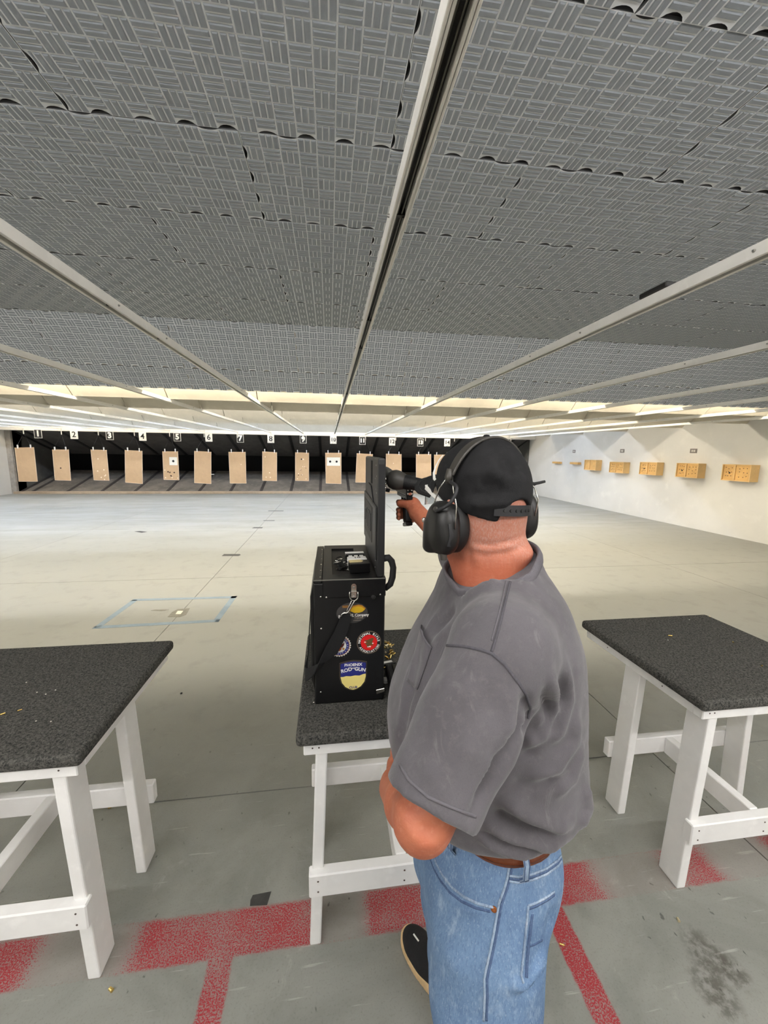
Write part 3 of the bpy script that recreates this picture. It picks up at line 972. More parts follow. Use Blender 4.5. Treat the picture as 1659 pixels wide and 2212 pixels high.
for (px, py) in ((693, 1288), (705, 1289), (821, 1283), (694, 1358), (694, 1430), (693, 1495), (678, 1518), (806, 1288.5)):
    p = fpt(px, py, 0.006 if py < 1292 else 0.0)
    big = px == 806
    MB().lathe([(0.0, 0.0), (0.0035, 0), (0.003, 0.0012), (0.001, 0.002)] if not big else [(0, 0), (0.008, 0), (0.007, 0.002), (0.004, 0.003)], 10,
               Matrix.Translation(p) @ Matrix.Rotation(math.radians(90), 4, 'X')).build('screw' if not big else 'vent_plug', M['chrome'] if not big else M['rubber'], parent=case, smooth=True)
for i in range(6):
    y = CYA+0.03+i*0.075
    MB().cyl((CXA+0.022, y, CZB-0.0025), (CXA+0.022, y, CZB-0.001), 0.0028, n=8).build('screw', M['chrome'], parent=case)
    if i < 5: MB().cyl((0.135, y+.01, CZB-0.0005), (0.135, y+.01, CZB+0.001), 0.0022, n=8).build('screw', M['chrome'], parent=case)
# hasp with ring
h0 = fpt(764, 1268, 0.0065); h1 = fpt(764, 1284, 0.0065)
hs = MB()
w2 = 0.0085
pts = [h1 + Vector((-w2, 0, -.008)), h1 + Vector((w2, 0, -.008)), h0 + Vector((w2, 0, .006))] + [h0 + Vector((w2*math.cos(a), 0, .006 + w2*math.sin(a))) for a in np.linspace(0.3, 2.84, 6)] + [h0 + Vector((-w2, 0, .006))]
hs.prism(pts, (0, -0.002, 0))
hasp = hs.build('hasp', M['chrome'], parent=case)
MB().cbox(fpt(764, 1276, 0.012), (0.021, 0.006, 0.008)).build('hinge_bar', M['chrome'], parent=hasp, bevel=0.002)
for py in (1267, 1286): MB().lathe([(0, 0), (0.0038, 0), (0.003, 0.002), (0.001, 0.003)], 10, Matrix.Translation(fpt(764, py, 0.008)) @ Matrix.Rotation(math.radians(90), 4, 'X')).build('rivet', M['steel_bolt'], parent=hasp, smooth=True)
ring = [fpt(x, y, 0.011) for x, y in ((755, 1276), (754.5, 1283), (756, 1290), (760, 1294), (764, 1295), (768, 1294), (772, 1290), (773, 1283), (772.5, 1276))]
MB().tube(ring, 0.0019, n=8).build('d_ring', M['chrome'], parent=hasp, smooth=True)
# snap hook and webbing strap
strap = thing('carry_strap', fpt(762, 1295, 0.01), 'black webbing strap with chrome snap hook, hanging across the case', 'strap')
hk = [fpt(x, y, 0.014) for x, y in ((766, 1293), (762, 1300), (757, 1309), (753, 1317), (748, 1321), (743, 1321), (738, 1323), (737, 1329))]
MB().tube(hk, 0.0022, n=8).build('snap_hook', M['chrome'], parent=strap, smooth=True)
MB().tube([fpt(x, y, 0.014) for x, y in ((759, 1294), (755, 1303), (750, 1312), (748, 1318))], 0.0017, n=8).build('hook_gate', M['chrome'], parent=strap, smooth=True)
MB().tube([fpt(x, y, 0.013) for x, y in ((737, 1330), (737, 1324), (742, 1320), (755, 1320), (759, 1324), (758, 1330))], 0.0019, n=8).build('strap_loop', M['chrome'], parent=strap, smooth=True)
sp = [fpt(748, 1326, 0.012), fpt(742, 1345, 0.016), fpt(733, 1368, 0.018), fpt(716, 1398, 0.02), fpt(696, 1424, 0.022), fpt(678, 1444, 0.016)]
sp += [Vector((-0.085, 1.262, 0.925)), Vector((-0.088, 1.31, 0.91)), Vector((-0.082, 1.37, 0.95)), Vector((-0.079, 1.41, 1.03)), Vector((-0.075, 1.43, 1.09))]
wd = [0.036, 0.038, 0.042, 0.045, 0.045, 0.045, 0.042, 0.04, 0.036, 0.034, 0.03]
ups = [(1, 0, -.15), (1, 0, .1), (.9, 0, .45), (.75, 0, .65), (.7, 0.1, .7), (.6, 0.1, .75), (.1, .4, .9), (0, .9, .4), (0, .95, -.2), (0, 1, -.1), (0, 1, 0)]
MB().ribbon(sp, wd, [Vector(u) for u in ups], 0.0028).build('webbing', M['webbing'], parent=strap, auto=50)
# handle, latch
hd = [Vector(p) for p in ((0.176, 1.262, 1.328), (0.192, 1.262, 1.330), (0.203, 1.262, 1.318), (0.209, 1.262, 1.295), (0.207, 1.262, 1.262), (0.200, 1.262, 1.238), (0.181, 1.262, 1.222))]
MB().tube(hd, [0.012, 0.012, 0.0115, 0.011, 0.011, 0.011, 0.010], n=10, flat=((0, 1, 0), 0.9)).build('handle', M['rubber'], parent=case, smooth=True)
MB().prism([fpt(x, y, 0.001) for x, y in ((812, 1489), (830, 1485), (832, 1492), (813, 1498))], (0, -0.004, 0)).build('bottom_latch', M['chrome'], parent=case, bevel=0.001)

# upright lid, hinged on the right edge of the top
LXA, LXB, LYA, LYB, LZA, LZB = 0.153, 0.176, 1.252, 1.70, CZB, 1.66
lid = MB().box((LXA, LYA, LZA), (LXB, LYB, LZB)).build('lid', M['case_lid'], parent=case, bevel=0.006, seg=2)
rel = MB()
for q in ([(1.26, 1.50), (1.69, 1.515), (1.69, 1.32), (1.26, 1.32)],):
    rel.prism([(LXA+0.001, y, z) for y, z in q], (-0.007, 0, 0))
rel.build('raised_panel', M['case_lid'], parent=lid, bevel=0.004)
MB().prism([(LXA-0.0055, y, z) for y, z in ((1.36, 1.485), (1.66, 1.49), (1.66, 1.36), (1.36, 1.36))], (-0.002, 0, 0)).build('badge_recess', M['case_recess'], parent=lid)
r5 = random.Random(5)
for i in range(7):
    y = 1.40 + i*0.036
    MB().cbox((LXA-0.0085, y, 1.425+r5.uniform(-.006, .006)), (0.003, 0.018, 0.055+r5.uniform(-.02, .02))).build('badge_relief', M['case_lid'], parent=lid, bevel=0.001)
MB().box((LXA-0.002, 1.42, 1.565), (LXA+0.001, 1.46, 1.648)).build('handle_slot', M['void'], parent=lid, bevel=0.0009)
MB().prism([(LXA-0.001, y, z) for y, z in ((1.44, 1.555), (1.53, 1.56), (1.42, 1.52), (1.36, 1.50))], (-0.003, 0, 0)).build('lid_rib', M['case_lid'], parent=lid)
for z in (1.635, 1.60, 1.59, 1.555, 1.545, 1.31, 1.285):
    MB().cyl((LXA-0.0012, 1.275+(z*37 % 1)*0.06, z), (LXA+0.001, 1.275+(z*37 % 1)*0.06, z), 0.0022, n=8).build('rivet', M['steel_bolt'], parent=lid)
MB().box((LXA+0.002, LYA-0.0015, 1.275), (LXB+0.001, LYA+0.004, 1.64)).build('lid_rim', M['rubber'], parent=lid)
MB().box((LXB-0.001, 1.27, 1.31), (LXB+0.004, 1.60, 1.43)).build('lid_pad', M['rubber'], parent=lid, bevel=0.003)

# ------------------------------------------------------------------ stickers
def face_M(c, rot=0.0, layer=0):
    return Matrix.Translation(Vector(c) + Vector((0, -0.0004-0.0004*layer, 0))) @ FACE @ Matrix.Rotation(rot, 4, 'Z')


def disc(c, r, layer, mat, name, parent, n=32, ry=None, pts=None):
    Mx = face_M(c, 0, layer)
    pp = pts or [(r*math.cos(2*math.pi*i/n), (ry or r)*math.sin(2*math.pi*i/n)) for i in range(n)]
    return MB().prism([Mx @ Vector((x, y, 0)) for x, y in pp], (0, -0.0004, 0)).build(name, mat, parent=parent)


def ring_text(body, c, r, a0, a1, size, mat, parent, layer, inward=False, bold=0.0):
    n = len(body); bm = bmesh.new()
    for i, ch in enumerate(body):
        if ch == ' ': continue
        a = a0 + (a1-a0)*i/(n-1)
        rot = a - math.pi/2 if not inward else a + math.pi/2
        me = text_mesh(ch, size, mat, bold=bold, extrude=0.0002)
        me.transform(Matrix.Translation(-root_loc(parent)) @ face_M(Vector(c) + Vector((r*math.cos(a), 0, r*math.sin(a))), rot, layer))
        bm.from_mesh(me); bpy.data.meshes.remove(me)
    me = bpy.data.meshes.new('lettering'); bm.to_mesh(me); bm.free(); me.materials.append(mat)
    o = bpy.data.objects.new('lettering', me); COL.objects.link(o); o.parent = parent
    return o


M['st_dark'] = plain('sticker_dark_grey', (58, 56, 56), 0.5)
M['st_black'] = plain('sticker_black', (16, 15, 15), 0.5)
M['st_gold'] = plain('sticker_gold', (214, 174, 26), 0.45)
M['st_orange'] = plain('sticker_orange', (190, 130, 40), 0.45)
M['st_white'] = plain('sticker_white', (240, 238, 232), 0.5)
M['st_red'] = plain('sticker_red', (214, 16, 20), 0.45)
M['st_brown'] = plain('sticker_brown', (98, 78, 40), 0.5)
M['st_tan'] = plain('sticker_tan_rim', (120, 104, 86), 0.5)
M['st_navy'] = plain('sticker_navy_blue', (34, 40, 122), 0.45)
M['st_rope'] = plain('sticker_rope', (206, 190, 168), 0.6)
M['st_maroon'] = plain('sticker_maroon', (104, 34, 30), 0.5)
M['st_grey'] = plain('sticker_grey', (150, 140, 126), 0.5)
M['st_sand'] = plain('sticker_sand', (238, 220, 134), 0.5)
M['st_rust'] = plain('sticker_rust', (190, 88, 40), 0.5)
K = 0.00153


def sticker(name, px, py, label):
    c = fpt(px, py); return thing(name, c, label, 'sticker', 'stickers on the pistol case'), c


t, c = sticker('oval_sticker', 760.5, 1323.5, 'dark oval sticker with a golden bullet below the hasp of the case')
disc(c, 35*K, 0, M['st_black'], 'rim', t, 40, 24.5*K); disc(c, 34*K, 1, M['st_dark'], 'face', t, 40, 23.5*K)
g = [(-5, 5), (2, 15), (14, 17), (22, 15), (30, 8), (24, 2), (16, -.5), (6, -.5)]
disc(c, 0, 2, M['st_orange'], 'bullet_shade', t, pts=[(x*K, (y+1.2)*K) for x, y in g]); disc(c, 0, 3, M['st_gold'], 'bullet', t, pts=[(x*.94*K, y*.86*K) for x, y in g])
for yy in (16, 13): disc(c, 0, 2, M['st_orange'], 'speed_line', t, pts=[(-21*K, (yy-.6)*K), (-7*K, (yy-.6)*K), (-7*K, (yy+.6)*K), (-21*K, (yy+.6)*K)])
for body, x, y, s in (('EL Company', 18, -6, 9), ('Br', -28, -8, 9.5), ('Projectiles', 16, -12, 5.5), ('precision.com', 12, -17.5, 3.6)):
    put_text(body, s*K, M['st_white'] if s > 6 else M['st_grey'], face_M(c + Vector((x*K*.92, 0, y*K)), 0, 2), t, bold=0.0002 if s > 6 else 0, extrude=0.0002, space=0.85)

t, c = sticker('round_navy_sticker', 733, 1395, 'round blue and white sticker with an eagle and rope edge, half under the strap')
disc(c, 24.5*K, 0, M['st_rope'], 'rope_edge', t); disc(c, 22.6*K, 1, M['st_orange'], 'gold_rim', t); disc(c, 21.6*K, 2, M['st_navy'], 'blue_ring', t); disc(c, 15.5*K, 3, M['st_white'], 'field', t)
for i in range(28):
    a = 2*math.pi*i/28
    disc(c + Vector((24.2*K*math.cos(a), 0, 24.2*K*math.sin(a))), 1.7*K, 1, M['st_white'], 'rope_twist', t, 6)
for s in (-1, 1): disc(c, 0, 4, M['st_maroon'], 'wing', t, pts=[(s*x*K, y*K) for x, y in ((0, 2), (4, 2), (11, 8), (10, 1), (6, -4), (0, -5))][::s])
disc(c, 0, 4, M['st_grey'], 'crest', t, pts=[(x*K, y*K) for x, y in ((-7, 10), (0, 13), (7, 10), (4, 4), (0, 2), (-4, 4))])
disc(c, 0, 5, M['st_rust'], 'shield', t, pts=[(x*K, y*K) for x, y in ((-5, -3), (5, -3), (4, -9), (0, -12), (-4, -9))])
for s in (-1, 1): disc(c + Vector((s*9*K, 0, -7*K)), 2.6*K, 4, M['st_orange'], 'laurel', t, 8)
ring_text('UNITED STATES', c, 18.6*K, math.radians(150), math.radians(30), 5.2*K, M['st_white'], t, 4)
ring_text('NAVY', c, 18.6*K, math.radians(246), math.radians(294), 5.2*K, M['st_white'], t, 4, True)
for a in (-25, -8, 8, 188, 172, 205, -45, 225):
    disc(c + Vector((18.6*K*math.cos(math.radians(a)), 0, 18.6*K*math.sin(math.radians(a)))), 1.0*K, 4, M['st_white'], 'star', t, 5)

t, c = sticker('round_red_sticker', 797, 1387.5, 'round red and black sticker lettered NATIONAL RIFLE ASSOCIATION')
disc(c, 27*K, 0, M['st_tan'], 'rim', t); disc(c, 25.6*K, 1, M['st_black'], 'black_ring', t); disc(c, 18.4*K, 2, M['st_red'], 'red_field', t)
disc(c, 0, 3, M['st_brown'], 'eagle', t, pts=[(x*K, y*K) for x, y in ((-11, 6), (-4, 6), (2, 9), (8, 11), (11, 9), (8, 4), (7, -3), (10, -9), (4, -6), (0, -8), (-5, -12), (-5, -5), (-9, -2), (-4, 1))])
for x, y, r in ((-9, 1.5, 2.2), (8.5, -2, 2.0), (2, -9.5, 2.6), (-2, -10, 2.0)): disc(c + Vector((x*K, 0, y*K)), r*K, 4, M['st_white'], 'white_feather', t, 7, r*K*.6)
disc(c + Vector((1*K, 0, -13.4*K)), 3*K, 3, M['st_rust'], 'scroll', t, 6, 1*K)
ring_text('NATIONAL RIFLE', c, 21.4*K, math.radians(176), math.radians(10), 7.2*K, M['st_white'], t, 3, bold=0.00035)
ring_text('ASSOCIATION', c, 22.2*K, math.radians(212), math.radians(338), 7.0*K, M['st_white'], t, 3, True, bold=0.00035)

t, c = sticker('shield_sticker', 763, 1458.5, 'shield sticker lettered PHOENIX ROD AND GUN CLUB, blue over sand')
sh = [(-29, 30), (-15, 33.5), (0, 35), (15, 33.5), (29, 30), (29, -4), (26, -17), (18, -28), (8, -34), (0, -36), (-8, -34), (-18, -28), (-26, -17), (-29, -4)]
disc(c, 0, 0, M['st_tan'], 'rim', t, pts=[(x*K*1.05, y*K*1.04) for x, y in sh]); disc(c, 0, 1, M['st_black'], 'border', t, pts=[(x*K*1.03, y*K*1.025) for x, y in sh])
disc(c, 0, 2, M['st_sand'], 'sand', t, pts=[(x*K*.97, y*K*.965) for x, y in sh])
disc(c, 0, 3, M['st_navy'], 'sky', t, pts=[(x*K*.97, y*K*.965) for x, y in sh[:5]] + [(28.1*K, 3*K), (22*K, 2*K), (14*K, -1*K), (4*K, 0), (-6*K, -1.5*K), (-16*K, -.5*K), (-22*K, -2*K), (-28.1*K, -2*K)])
put_text('PHOENIX', 9.2*K, M['st_white'], face_M(c + Vector((0, 0, 25.5*K)), 0, 4), t, bold=0.0004, extrude=0.0002)
put_text('ROD', 11.5*K, M['st_white'], face_M(c + Vector((-15*K, 0, 13.5*K)), math.radians(12), 4), t, bold=0.0005, extrude=0.0002)
put_text('AND', 4.0*K, M['st_white'], face_M(c + Vector((0*K, 0, 17.5*K)), 0, 4), t, bold=0.0002, extrude=0.0002)
put_text('GUN', 11.5*K, M['st_white'], face_M(c + Vector((15.5*K, 0, 13.5*K)), math.radians(-12), 4), t, bold=0.0005, extrude=0.0002)
put_text('CLUB', 7.4*K, M['st_navy'], face_M(c + Vector((0, 0, -29*K)), 0, 4), t, bold=0.0003, extrude=0.0002)

# ------------------------------------------------------------------ things lying on top of the case
M['tag_white'] = plain('white_label', (238, 236, 230), 0.5)
M['tag_cream'] = plain('cream_label', (222, 204, 150), 0.6)
M['gun_black'] = plain('gun_black', (18, 18, 19), 0.32, 0.4)
M['brass'] = plain('brass_case', (232, 200, 120), 0.25, 0.85)
M['lead_case'] = plain('dull_brass', (226, 212, 176), 0.35, 0.8)
zt = CZB
box = thing('ammunition_box', (0.10, 1.37, zt), 'small black box with white labels reading 10, lying on the case top', 'box')
Rz = Matrix.Translation((0.098, 1.335, zt)) @ Matrix.Rotation(math.radians(4), 4, 'Z')
MB().box((-0.034, -0.03, 0.0005), (0.036, 0.022, 0.034), mat=Rz).build('block', M['gun_black'], parent=box, bevel=0.002)
MB().prism([Rz @ Vector(p) for p in ((-0.034, -0.012, 0.0345), (0.008, -0.012, 0.0345), (0.016, 0.0, 0.0345), (0.008, 0.018, 0.0345), (-0.034, 0.018, 0.0345))], (0, 0, 0.001)).build('cream_label', M['tag_cream'], parent=box)
MB().box((-0.034, 0.026, 0.0005), (0.034, 0.062, 0.036), mat=Rz).build('white_cover', M['tag_white'], parent=box, bevel=0.002)
put_text('10', 0.026, M['gun_black'], Rz @ Matrix.Translation((0.0, 0.044, 0.0368)), box, bold=0.0005, extrude=0.0003)
for x in (-0.02, 0.0, 0.02): MB().box((x-0.007, 0.063, 0.012), (x+0.007, 0.078, 0.036), mat=Rz).build('stud', M['tag_white'], parent=box, bevel=0.001)
MB().box((-0.036, 0.085, 0.002), (0.034, 0.122, 0.036), mat=Rz).build('rear_block', M['gun_black'], parent=box, bevel=0.002)
MB().box((-0.036, 0.10, 0.0365), (0.034, 0.116, 0.040), mat=Rz).build('rear_label', M['tag_white'], parent=box, bevel=0.001)
kb = thing('key_bunch', (0.04, 1.42, zt-0.008), 'tangle of black and chrome clips and keys in the tray of the case', 'keys')
r6 = random.Random(9)
for i in range(9):
    a = r6.uniform(0, 6.28); x, y = 0.040+r6.uniform(-.016, .016), 1.42+r6.uniform(-.06, .07)
    z = zt-0.005+i*0.003
    rr = r6.uniform(.009, .016)
    MB().tube([(x+rr*math.cos(q), y+rr*math.sin(q)*1.3, z+0.004*math.sin(q+a)) for q in np.linspace(0, 2*math.pi, 13)[:-1]], 0.0022, n=6, closed=True).build('key_ring', M['chrome'] if i % 2 else M['gun_black'], parent=kb, smooth=True)
for i in range(6):
    Mk = Matrix.Translation((0.042+r6.uniform(-.016, .014), 1.41+r6.uniform(-.06, .06), zt+0.004+i*0.003)) @ Matrix.Rotation(r6.uniform(0, 3), 4, 'Z') @ Matrix.Rotation(.3, 4, 'X')
    MB().box((-0.006, -0.018, -0.0015), (0.006, 0.018, 0.0015), mat=Mk).build('key', M['chrome'] if i % 3 == 0 else M['gun_black'], parent=kb, bevel=0.001)

# ------------------------------------------------------------------ loose things on the benches and the floor
def casing(p, d, L=0.0105, r=0.0028, mat=None, lab='', grp='spent cartridge cases'):
    d = Vector(d).normalized(); p = Vector(p)
    o = MB()
    q = d.to_track_quat('Z', 'Y').to_matrix().to_4x4()
    o.lathe([(0.0, 0), (r*1.18, 0), (r*1.18, .0009), (r*.9, .0011), (r, .002), (r, L), (r*.8, L), (r*.8, L*.4), (0, L*.4)], 12, Matrix.Translation(p) @ q)
    ob = o.build('cartridge_case', mat or M['brass'], origin=p, auto=40)
    tag(ob, lab, 'cartridge case', grp)
    return ob


def flat_case(px, py, z, ang, lab, L=0.015, r=0.0048, mat=None):
    p = onZ(px, py, z)
    casing(p + Vector((0, 0, r*1.18)), (math.cos(ang), math.sin(ang), 0), L, r, mat, lab)


flat_case(243, 2143, 0, 2.6, 'brass cartridge case on the floor left of the red lane line', 0.013, 0.0048)
flat_case(1219, 2044, 0, 2.7, 'brass cartridge case lying on the red lane line right of the jeans', 0.016, 0.003)
flat_case(1467, 1993, 0, 1.3, 'pale cartridge case on the bare floor before the right bench', 0.012, 0.004, M['lead_case'])
flat_case(234, 1747, 0, 0.2, 'brass cartridge case on the floor under the left bench', 0.012, 0.004)
flat_case(390, 1500, 0, 0.8, 'dark cartridge case on the floor between left and middle bench', 0.011, 0.005, M['gun_black'])
flat_case(1598, 1735, 0, 0.5, 'black cartridge case on the floor under the right bench', 0.012, 0.005, M['gun_black'])
flat_case(1452, 1375, BZ, 2.8, 'brass cartridge case near the middle of the right bench top', 0.017, 0.003)
flat_case(1531, 1333.5, 0, 0.1, 'pale cartridge case on the floor just beyond the right bench', 0.014, 0.006, M['lead_case'])
flat_case(1584, 1389, BZ, 1.0, 'tiny brass cartridge case at the right of the right bench top', 0.008, 0.0025)
flat_case(1645, 1440, BZ, 0.4, 'tiny brass cartridge case at the near right of the right bench top', 0.008, 0.0025)
flat_case(1, 1546, BZ, 0.7, 'brass cartridge case at the left edge of the left bench top', 0.012, 0.003)
flat_case(38, 1537, BZ, 0.7, 'thin brass cartridge case on the left bench top', 0.011, 0.002)
M['crumb'] = plain('pale_crumb', (214, 208, 196), 0.7)
for i, (px, py, lab) in enumerate(((80, 1496, 'left one of three white crumbs on the left bench'), (99, 1500, 'middle one of three white crumbs on the left bench'), (120, 1491, 'right one of three white crumbs on the left bench'),
                                   (57, 1474.5, 'white crumb above the three crumbs on the left bench'), (110, 1559, 'white crumb near the front of the left bench'), (78, 1558, 'white crumb at the front left of the left bench'),
                                   (1443, 1383, 'white crumb beside the brass case on the right bench'), (1489, 1339, 'white crumb near the far edge of the right bench'))):
    p = onZ(px, py, BZ)
    o = MB().lathe([(0, 0), (0.0026, 0.0002), (0.0022, 0.0018), (0.0008, 0.0028)], 6, Matrix.Translation(p)).build('crumb', M['crumb'], origin=p, smooth=True)
    tag(o, lab, 'crumb', 'white crumbs on the bench carpets')
# pile of spent cases, magazines and tools behind the case, on the middle bench
r7 = random.Random(21)
for i in range(26):
    p = onZ(834+r7.uniform(-4, 14), 1392+r7.uniform(0, 34), BZ) + Vector((0, 0, 0.004+r7.random()*0.016))
    if p.x < CXB+0.012: p.x = CXB+0.012+r7.random()*.05
    casing(p, (r7.uniform(-1, 1), r7.uniform(-1, 1), r7.uniform(-.3, .4)), 0.0155, 0.0034, M['brass'] if i % 3 else M['lead_case'], 'spent brass cartridge case in the heap beside the pistol case')
p = onZ(832, 1427, BZ)
mg = thing('pistol_magazine', (0.222, p.y, BZ), 'black pistol magazine with white stripe on the bench beside the case', 'magazine')
Mm = Matrix.Translation((0.222, 1.455, BZ+0.014)) @ Matrix.Rotation(0.25, 4, 'Z')
MB().box((-0.030, -0.013, -0.0135), (0.034, 0.013, 0.010), mat=Mm).build('magazine_body', M['gun_black'], parent=mg, bevel=0.002)
MB().box((-0.030, -0.006, 0.0101), (0.022, 0.007, 0.0108), mat=Mm).build('white_stripe', M['tag_white'], parent=mg)
p = onZ(838, 1441, BZ)
br = thing('bore_brush', (0.23, p.y, BZ), 'brass rod with square golden tip on the bench beside the case', 'tool')
a, b = Vector((0.195, 1.43, BZ+0.012)), onZ(846, 1443, BZ) + Vector((0, 0, 0.012))
MB().cyl(a, b, 0.0035, n=8).build('rod', M['brass'], parent=br, smooth=True)
MB().cbox(b, (0.013, 0.010, 0.016)).build('tip', M['brass'], parent=br, bevel=0.002)
MB().cyl(b + Vector((0, -0.0052, 0)), b + Vector((0, -0.006, 0)), 0.003, n=10).build('tip_hole', M['hole_dark'], parent=br)
p = onZ(826, 1466, BZ)
o = MB().lathe([(0, 0), (0.014, 0), (0.014, 0.010), (0.011, 0.012), (0, 0.012)], 20, Matrix.Translation((0.203, p.y-0.02, BZ))).build('bottle_cap', M['tag_white'], origin=(0.203, p.y-0.02, BZ), auto=40)
tag(o, 'white round cap on the bench against the case', 'cap')
p = onZ(850, 1480, BZ)
pouch = thing('black_pouch', (0.235, 1.31, BZ), 'black tool pouch on the bench between case and man', 'pouch')
MB().box((0.208, 1.20, BZ), (0.268, 1.41, BZ+0.045)).build('pouch_body', M['rubber'], parent=pouch, bevel=0.008, seg=2)
MB().cbox((0.242, 1.37, BZ+0.047), (0.02, 0.05, 0.006)).build('pouch_flap', M['case_black'], parent=pouch, bevel=0.002)

# ------------------------------------------------------------------ spotting scope on the lid
M['scope'] = plain('scope_armour', (58, 56, 52), 0.48, bump=0.1, bscale=400)
M['scope_dark'] = plain('scope_rubber', (22, 22, 22), 0.6, bump=0.3, bscale=300)
C0 = onY(856, 1037, 1.40)
sc = thing('spotting_scope', C0, 'dark spotting scope clamped to the upright case lid, eyepiece towards the cap', 'scope')
ax = (onY(905, 1047, 1.375) - C0).normalized()
q = ax.to_track_quat('Z', 'Y').to_matrix().to_4x4()
MS = Matrix.Translation(C0) @ q
MB().lathe([(0.0, -0.034), (0.020, -0.032), (0.031, -0.022), (0.0365, -0.006), (0.036, 0.006), (0.033, 0.018), (0.029, 0.026), (0.028, 0.030)], 28, MS).build('body', M['scope'], parent=sc, smooth=True)
rg = [(0.026, 0.027)]
for i in range(8): rg += [(0.027, 0.029+i*0.0034), (0.027, 0.0308+i*0.0034), (0.0255, 0.0312+i*0.0034), (0.0255, 0.0322+i*0.0034)]
MB().lathe(rg, 28, MS).build('focus_ring', M['scope_dark'], parent=sc, auto=40)
rg = [(0.0215, 0.054)]
for i in range(11): rg += [(0.0240, 0.056+i*0.0030), (0.0240, 0.0576+i*0.0030), (0.0228, 0.0580+i*0.0030), (0.0228, 0.0588+i*0.0030)]
MB().lathe(rg + [(0.0215, 0.092)], 28, MS).build('eyepiece', M['scope_dark'], parent=sc, auto=40)
MB().lathe([(0.0205, 0.088), (0.0245, 0.092), (0.0250, 0.098), (0.021, 0.100), (0.019, 0.092)], 28, MS, caps=False).build('eyecup', M['scope_dark'], parent=sc, smooth=True)
ob = onY(838, 1024, 1.46); 
q2 = Vector((0.02, 1, 0.02)).normalized().to_track_quat('Z', 'Y').to_matrix().to_4x4()
MB().lathe([(0.0, -0.03), (0.018, -0.028), (0.022, -0.01), (0.021, 0.05), (0.026, 0.10), (0.032, 0.14), (0.033, 0.20), (0.029, 0.20)], 28, Matrix.Translation(Vector((0.226, 1.45, C0.z+0.002))) @ q2).build('objective_tube', M['scope'], parent=sc, smooth=True)
mt = MB().box((LXB, C0.y-0.02, C0.z-0.036), (LXB+0.012, C0.y+0.05, C0.z+0.02)).build('clamp', M['gun_black'], parent=sc, bevel=0.002)
for z, r in ((0.006, 0.006), (-0.012, 0.0055), (-0.026, 0.005)):
    MB().cyl((LXB+0.012, C0.y-0.018, C0.z+z), (LXB+0.022, C0.y-0.022, C0.z+z), r, r*.8, n=10).build('clamp_screw', M['chrome'], parent=mt, smooth=True)
MB().cyl((LXB+0.023, C0.y-0.015, C0.z-0.034), (LXB+0.034, C0.y-0.02, C0.z-0.036), 0.007, n=10).build('clamp_knob', M['gun_black'], parent=mt)
# ------------------------------------------------------------------ implicit surfaces for the figure
def sd_ell(P, c, r, R=None):
    q = P - np.array(c, np.float32)
    if R is not None: q = q @ np.array(R, np.float32).T          # rows of R = local axes
    r = np.array(r, np.float32)
    k0 = np.linalg.norm(q/r, axis=1); k1 = np.linalg.norm(q/(r*r), axis=1) + 1e-9
    return k0*(k0-1)/k1


def sd_cap(P, a, b, ra, rb, sq=None):
    """tapered capsule; sq=(axis, factor): flatten along that axis"""
    a = np.array(a, np.float32); b = np.array(b, np.float32)
    if sq is not None:
        ax = np.array(sq[0], np.float32); ax = ax/np.linalg.norm(ax); f = 1.0/sq[1]-1.0
        P = P + np.outer((P-a) @ ax, ax)*f
        b = b + ax*((b-a) @ ax)*f
    d = b-a
    t = np.clip(((P-a) @ d)/(d @ d), 0, 1)
    return np.linalg.norm(P-a-np.outer(t, d), axis=1) - (ra+(rb-ra)*t)


def sd_chain(P, pts, k=0.012):
    """pts: list of (x,y,z,r) joined by tapered capsules"""
    d = None
    for a, b in zip(pts[:-1], pts[1:]):
        q = sd_cap(P, a[:3], b[:3], a[3], b[3])
        d = q if d is None else smin(d, q, k)
    return d


def smin(a, b, k):
    h = np.clip(0.5+0.5*(b-a)/k, 0, 1)
    return b*(1-h)+a*h-k*h*(1-h)


def smax(a, b, k): return -smin(-a, -b, k)


def sd_loft(P, lev, n=2.3):
    """lev rows: z, cx, cy, r_front(-x), r_back(+x), r_side ; ring sections stacked in z"""
    L = np.array(lev, np.float64)
    z = P[:, 2]
    o = []
    for j in range(1, L.shape[1]):
        o.append(_spline(L[:, 0], L[:, j], z))
    cx, cy, rf, rb, rs = o
    dx = P[:, 0]-cx; dy = np.abs(P[:, 1]-cy)/rs
    ex = np.where(dx < 0, -dx/rf, dx/rb)
    k = (ex**n+dy**n)**(1.0/n)
    m = np.minimum(np.minimum(rf, rb), rs)
    d = (k-1)*m
    ztop, zbot = L[:, 0].max(), L[:, 0].min()
    return np.maximum(d, np.maximum(z-ztop, zbot-z))


def _spline(x, y, q):
    """monotone-ish cubic through the points"""
    x = np.asarray(x, float); y = np.asarray(y, float)
    if x[0] > x[-1]: x = x[::-1]; y = y[::-1]
    h = np.diff(x); s = np.diff(y)/h
    m = np.empty_like(y); m[1:-1] = (s[1:]*h[:-1]+s[:-1]*h[1:])/(h[1:]+h[:-1]); m[0] = s[0]; m[-1] = s[-1]
    q = np.clip(q, x[0], x[-1])
    i = np.clip(np.searchsorted(x, q)-1, 0, len(x)-2)
    t = (q-x[i])/h[i]
    t2 = t*t; t3 = t2*t
    return ((2*t3-3*t2+1)*y[i]+(t3-2*t2+t)*h[i]*m[i]+(-2*t3+3*t2)*y[i+1]+(t3-t2)*h[i]*m[i+1])


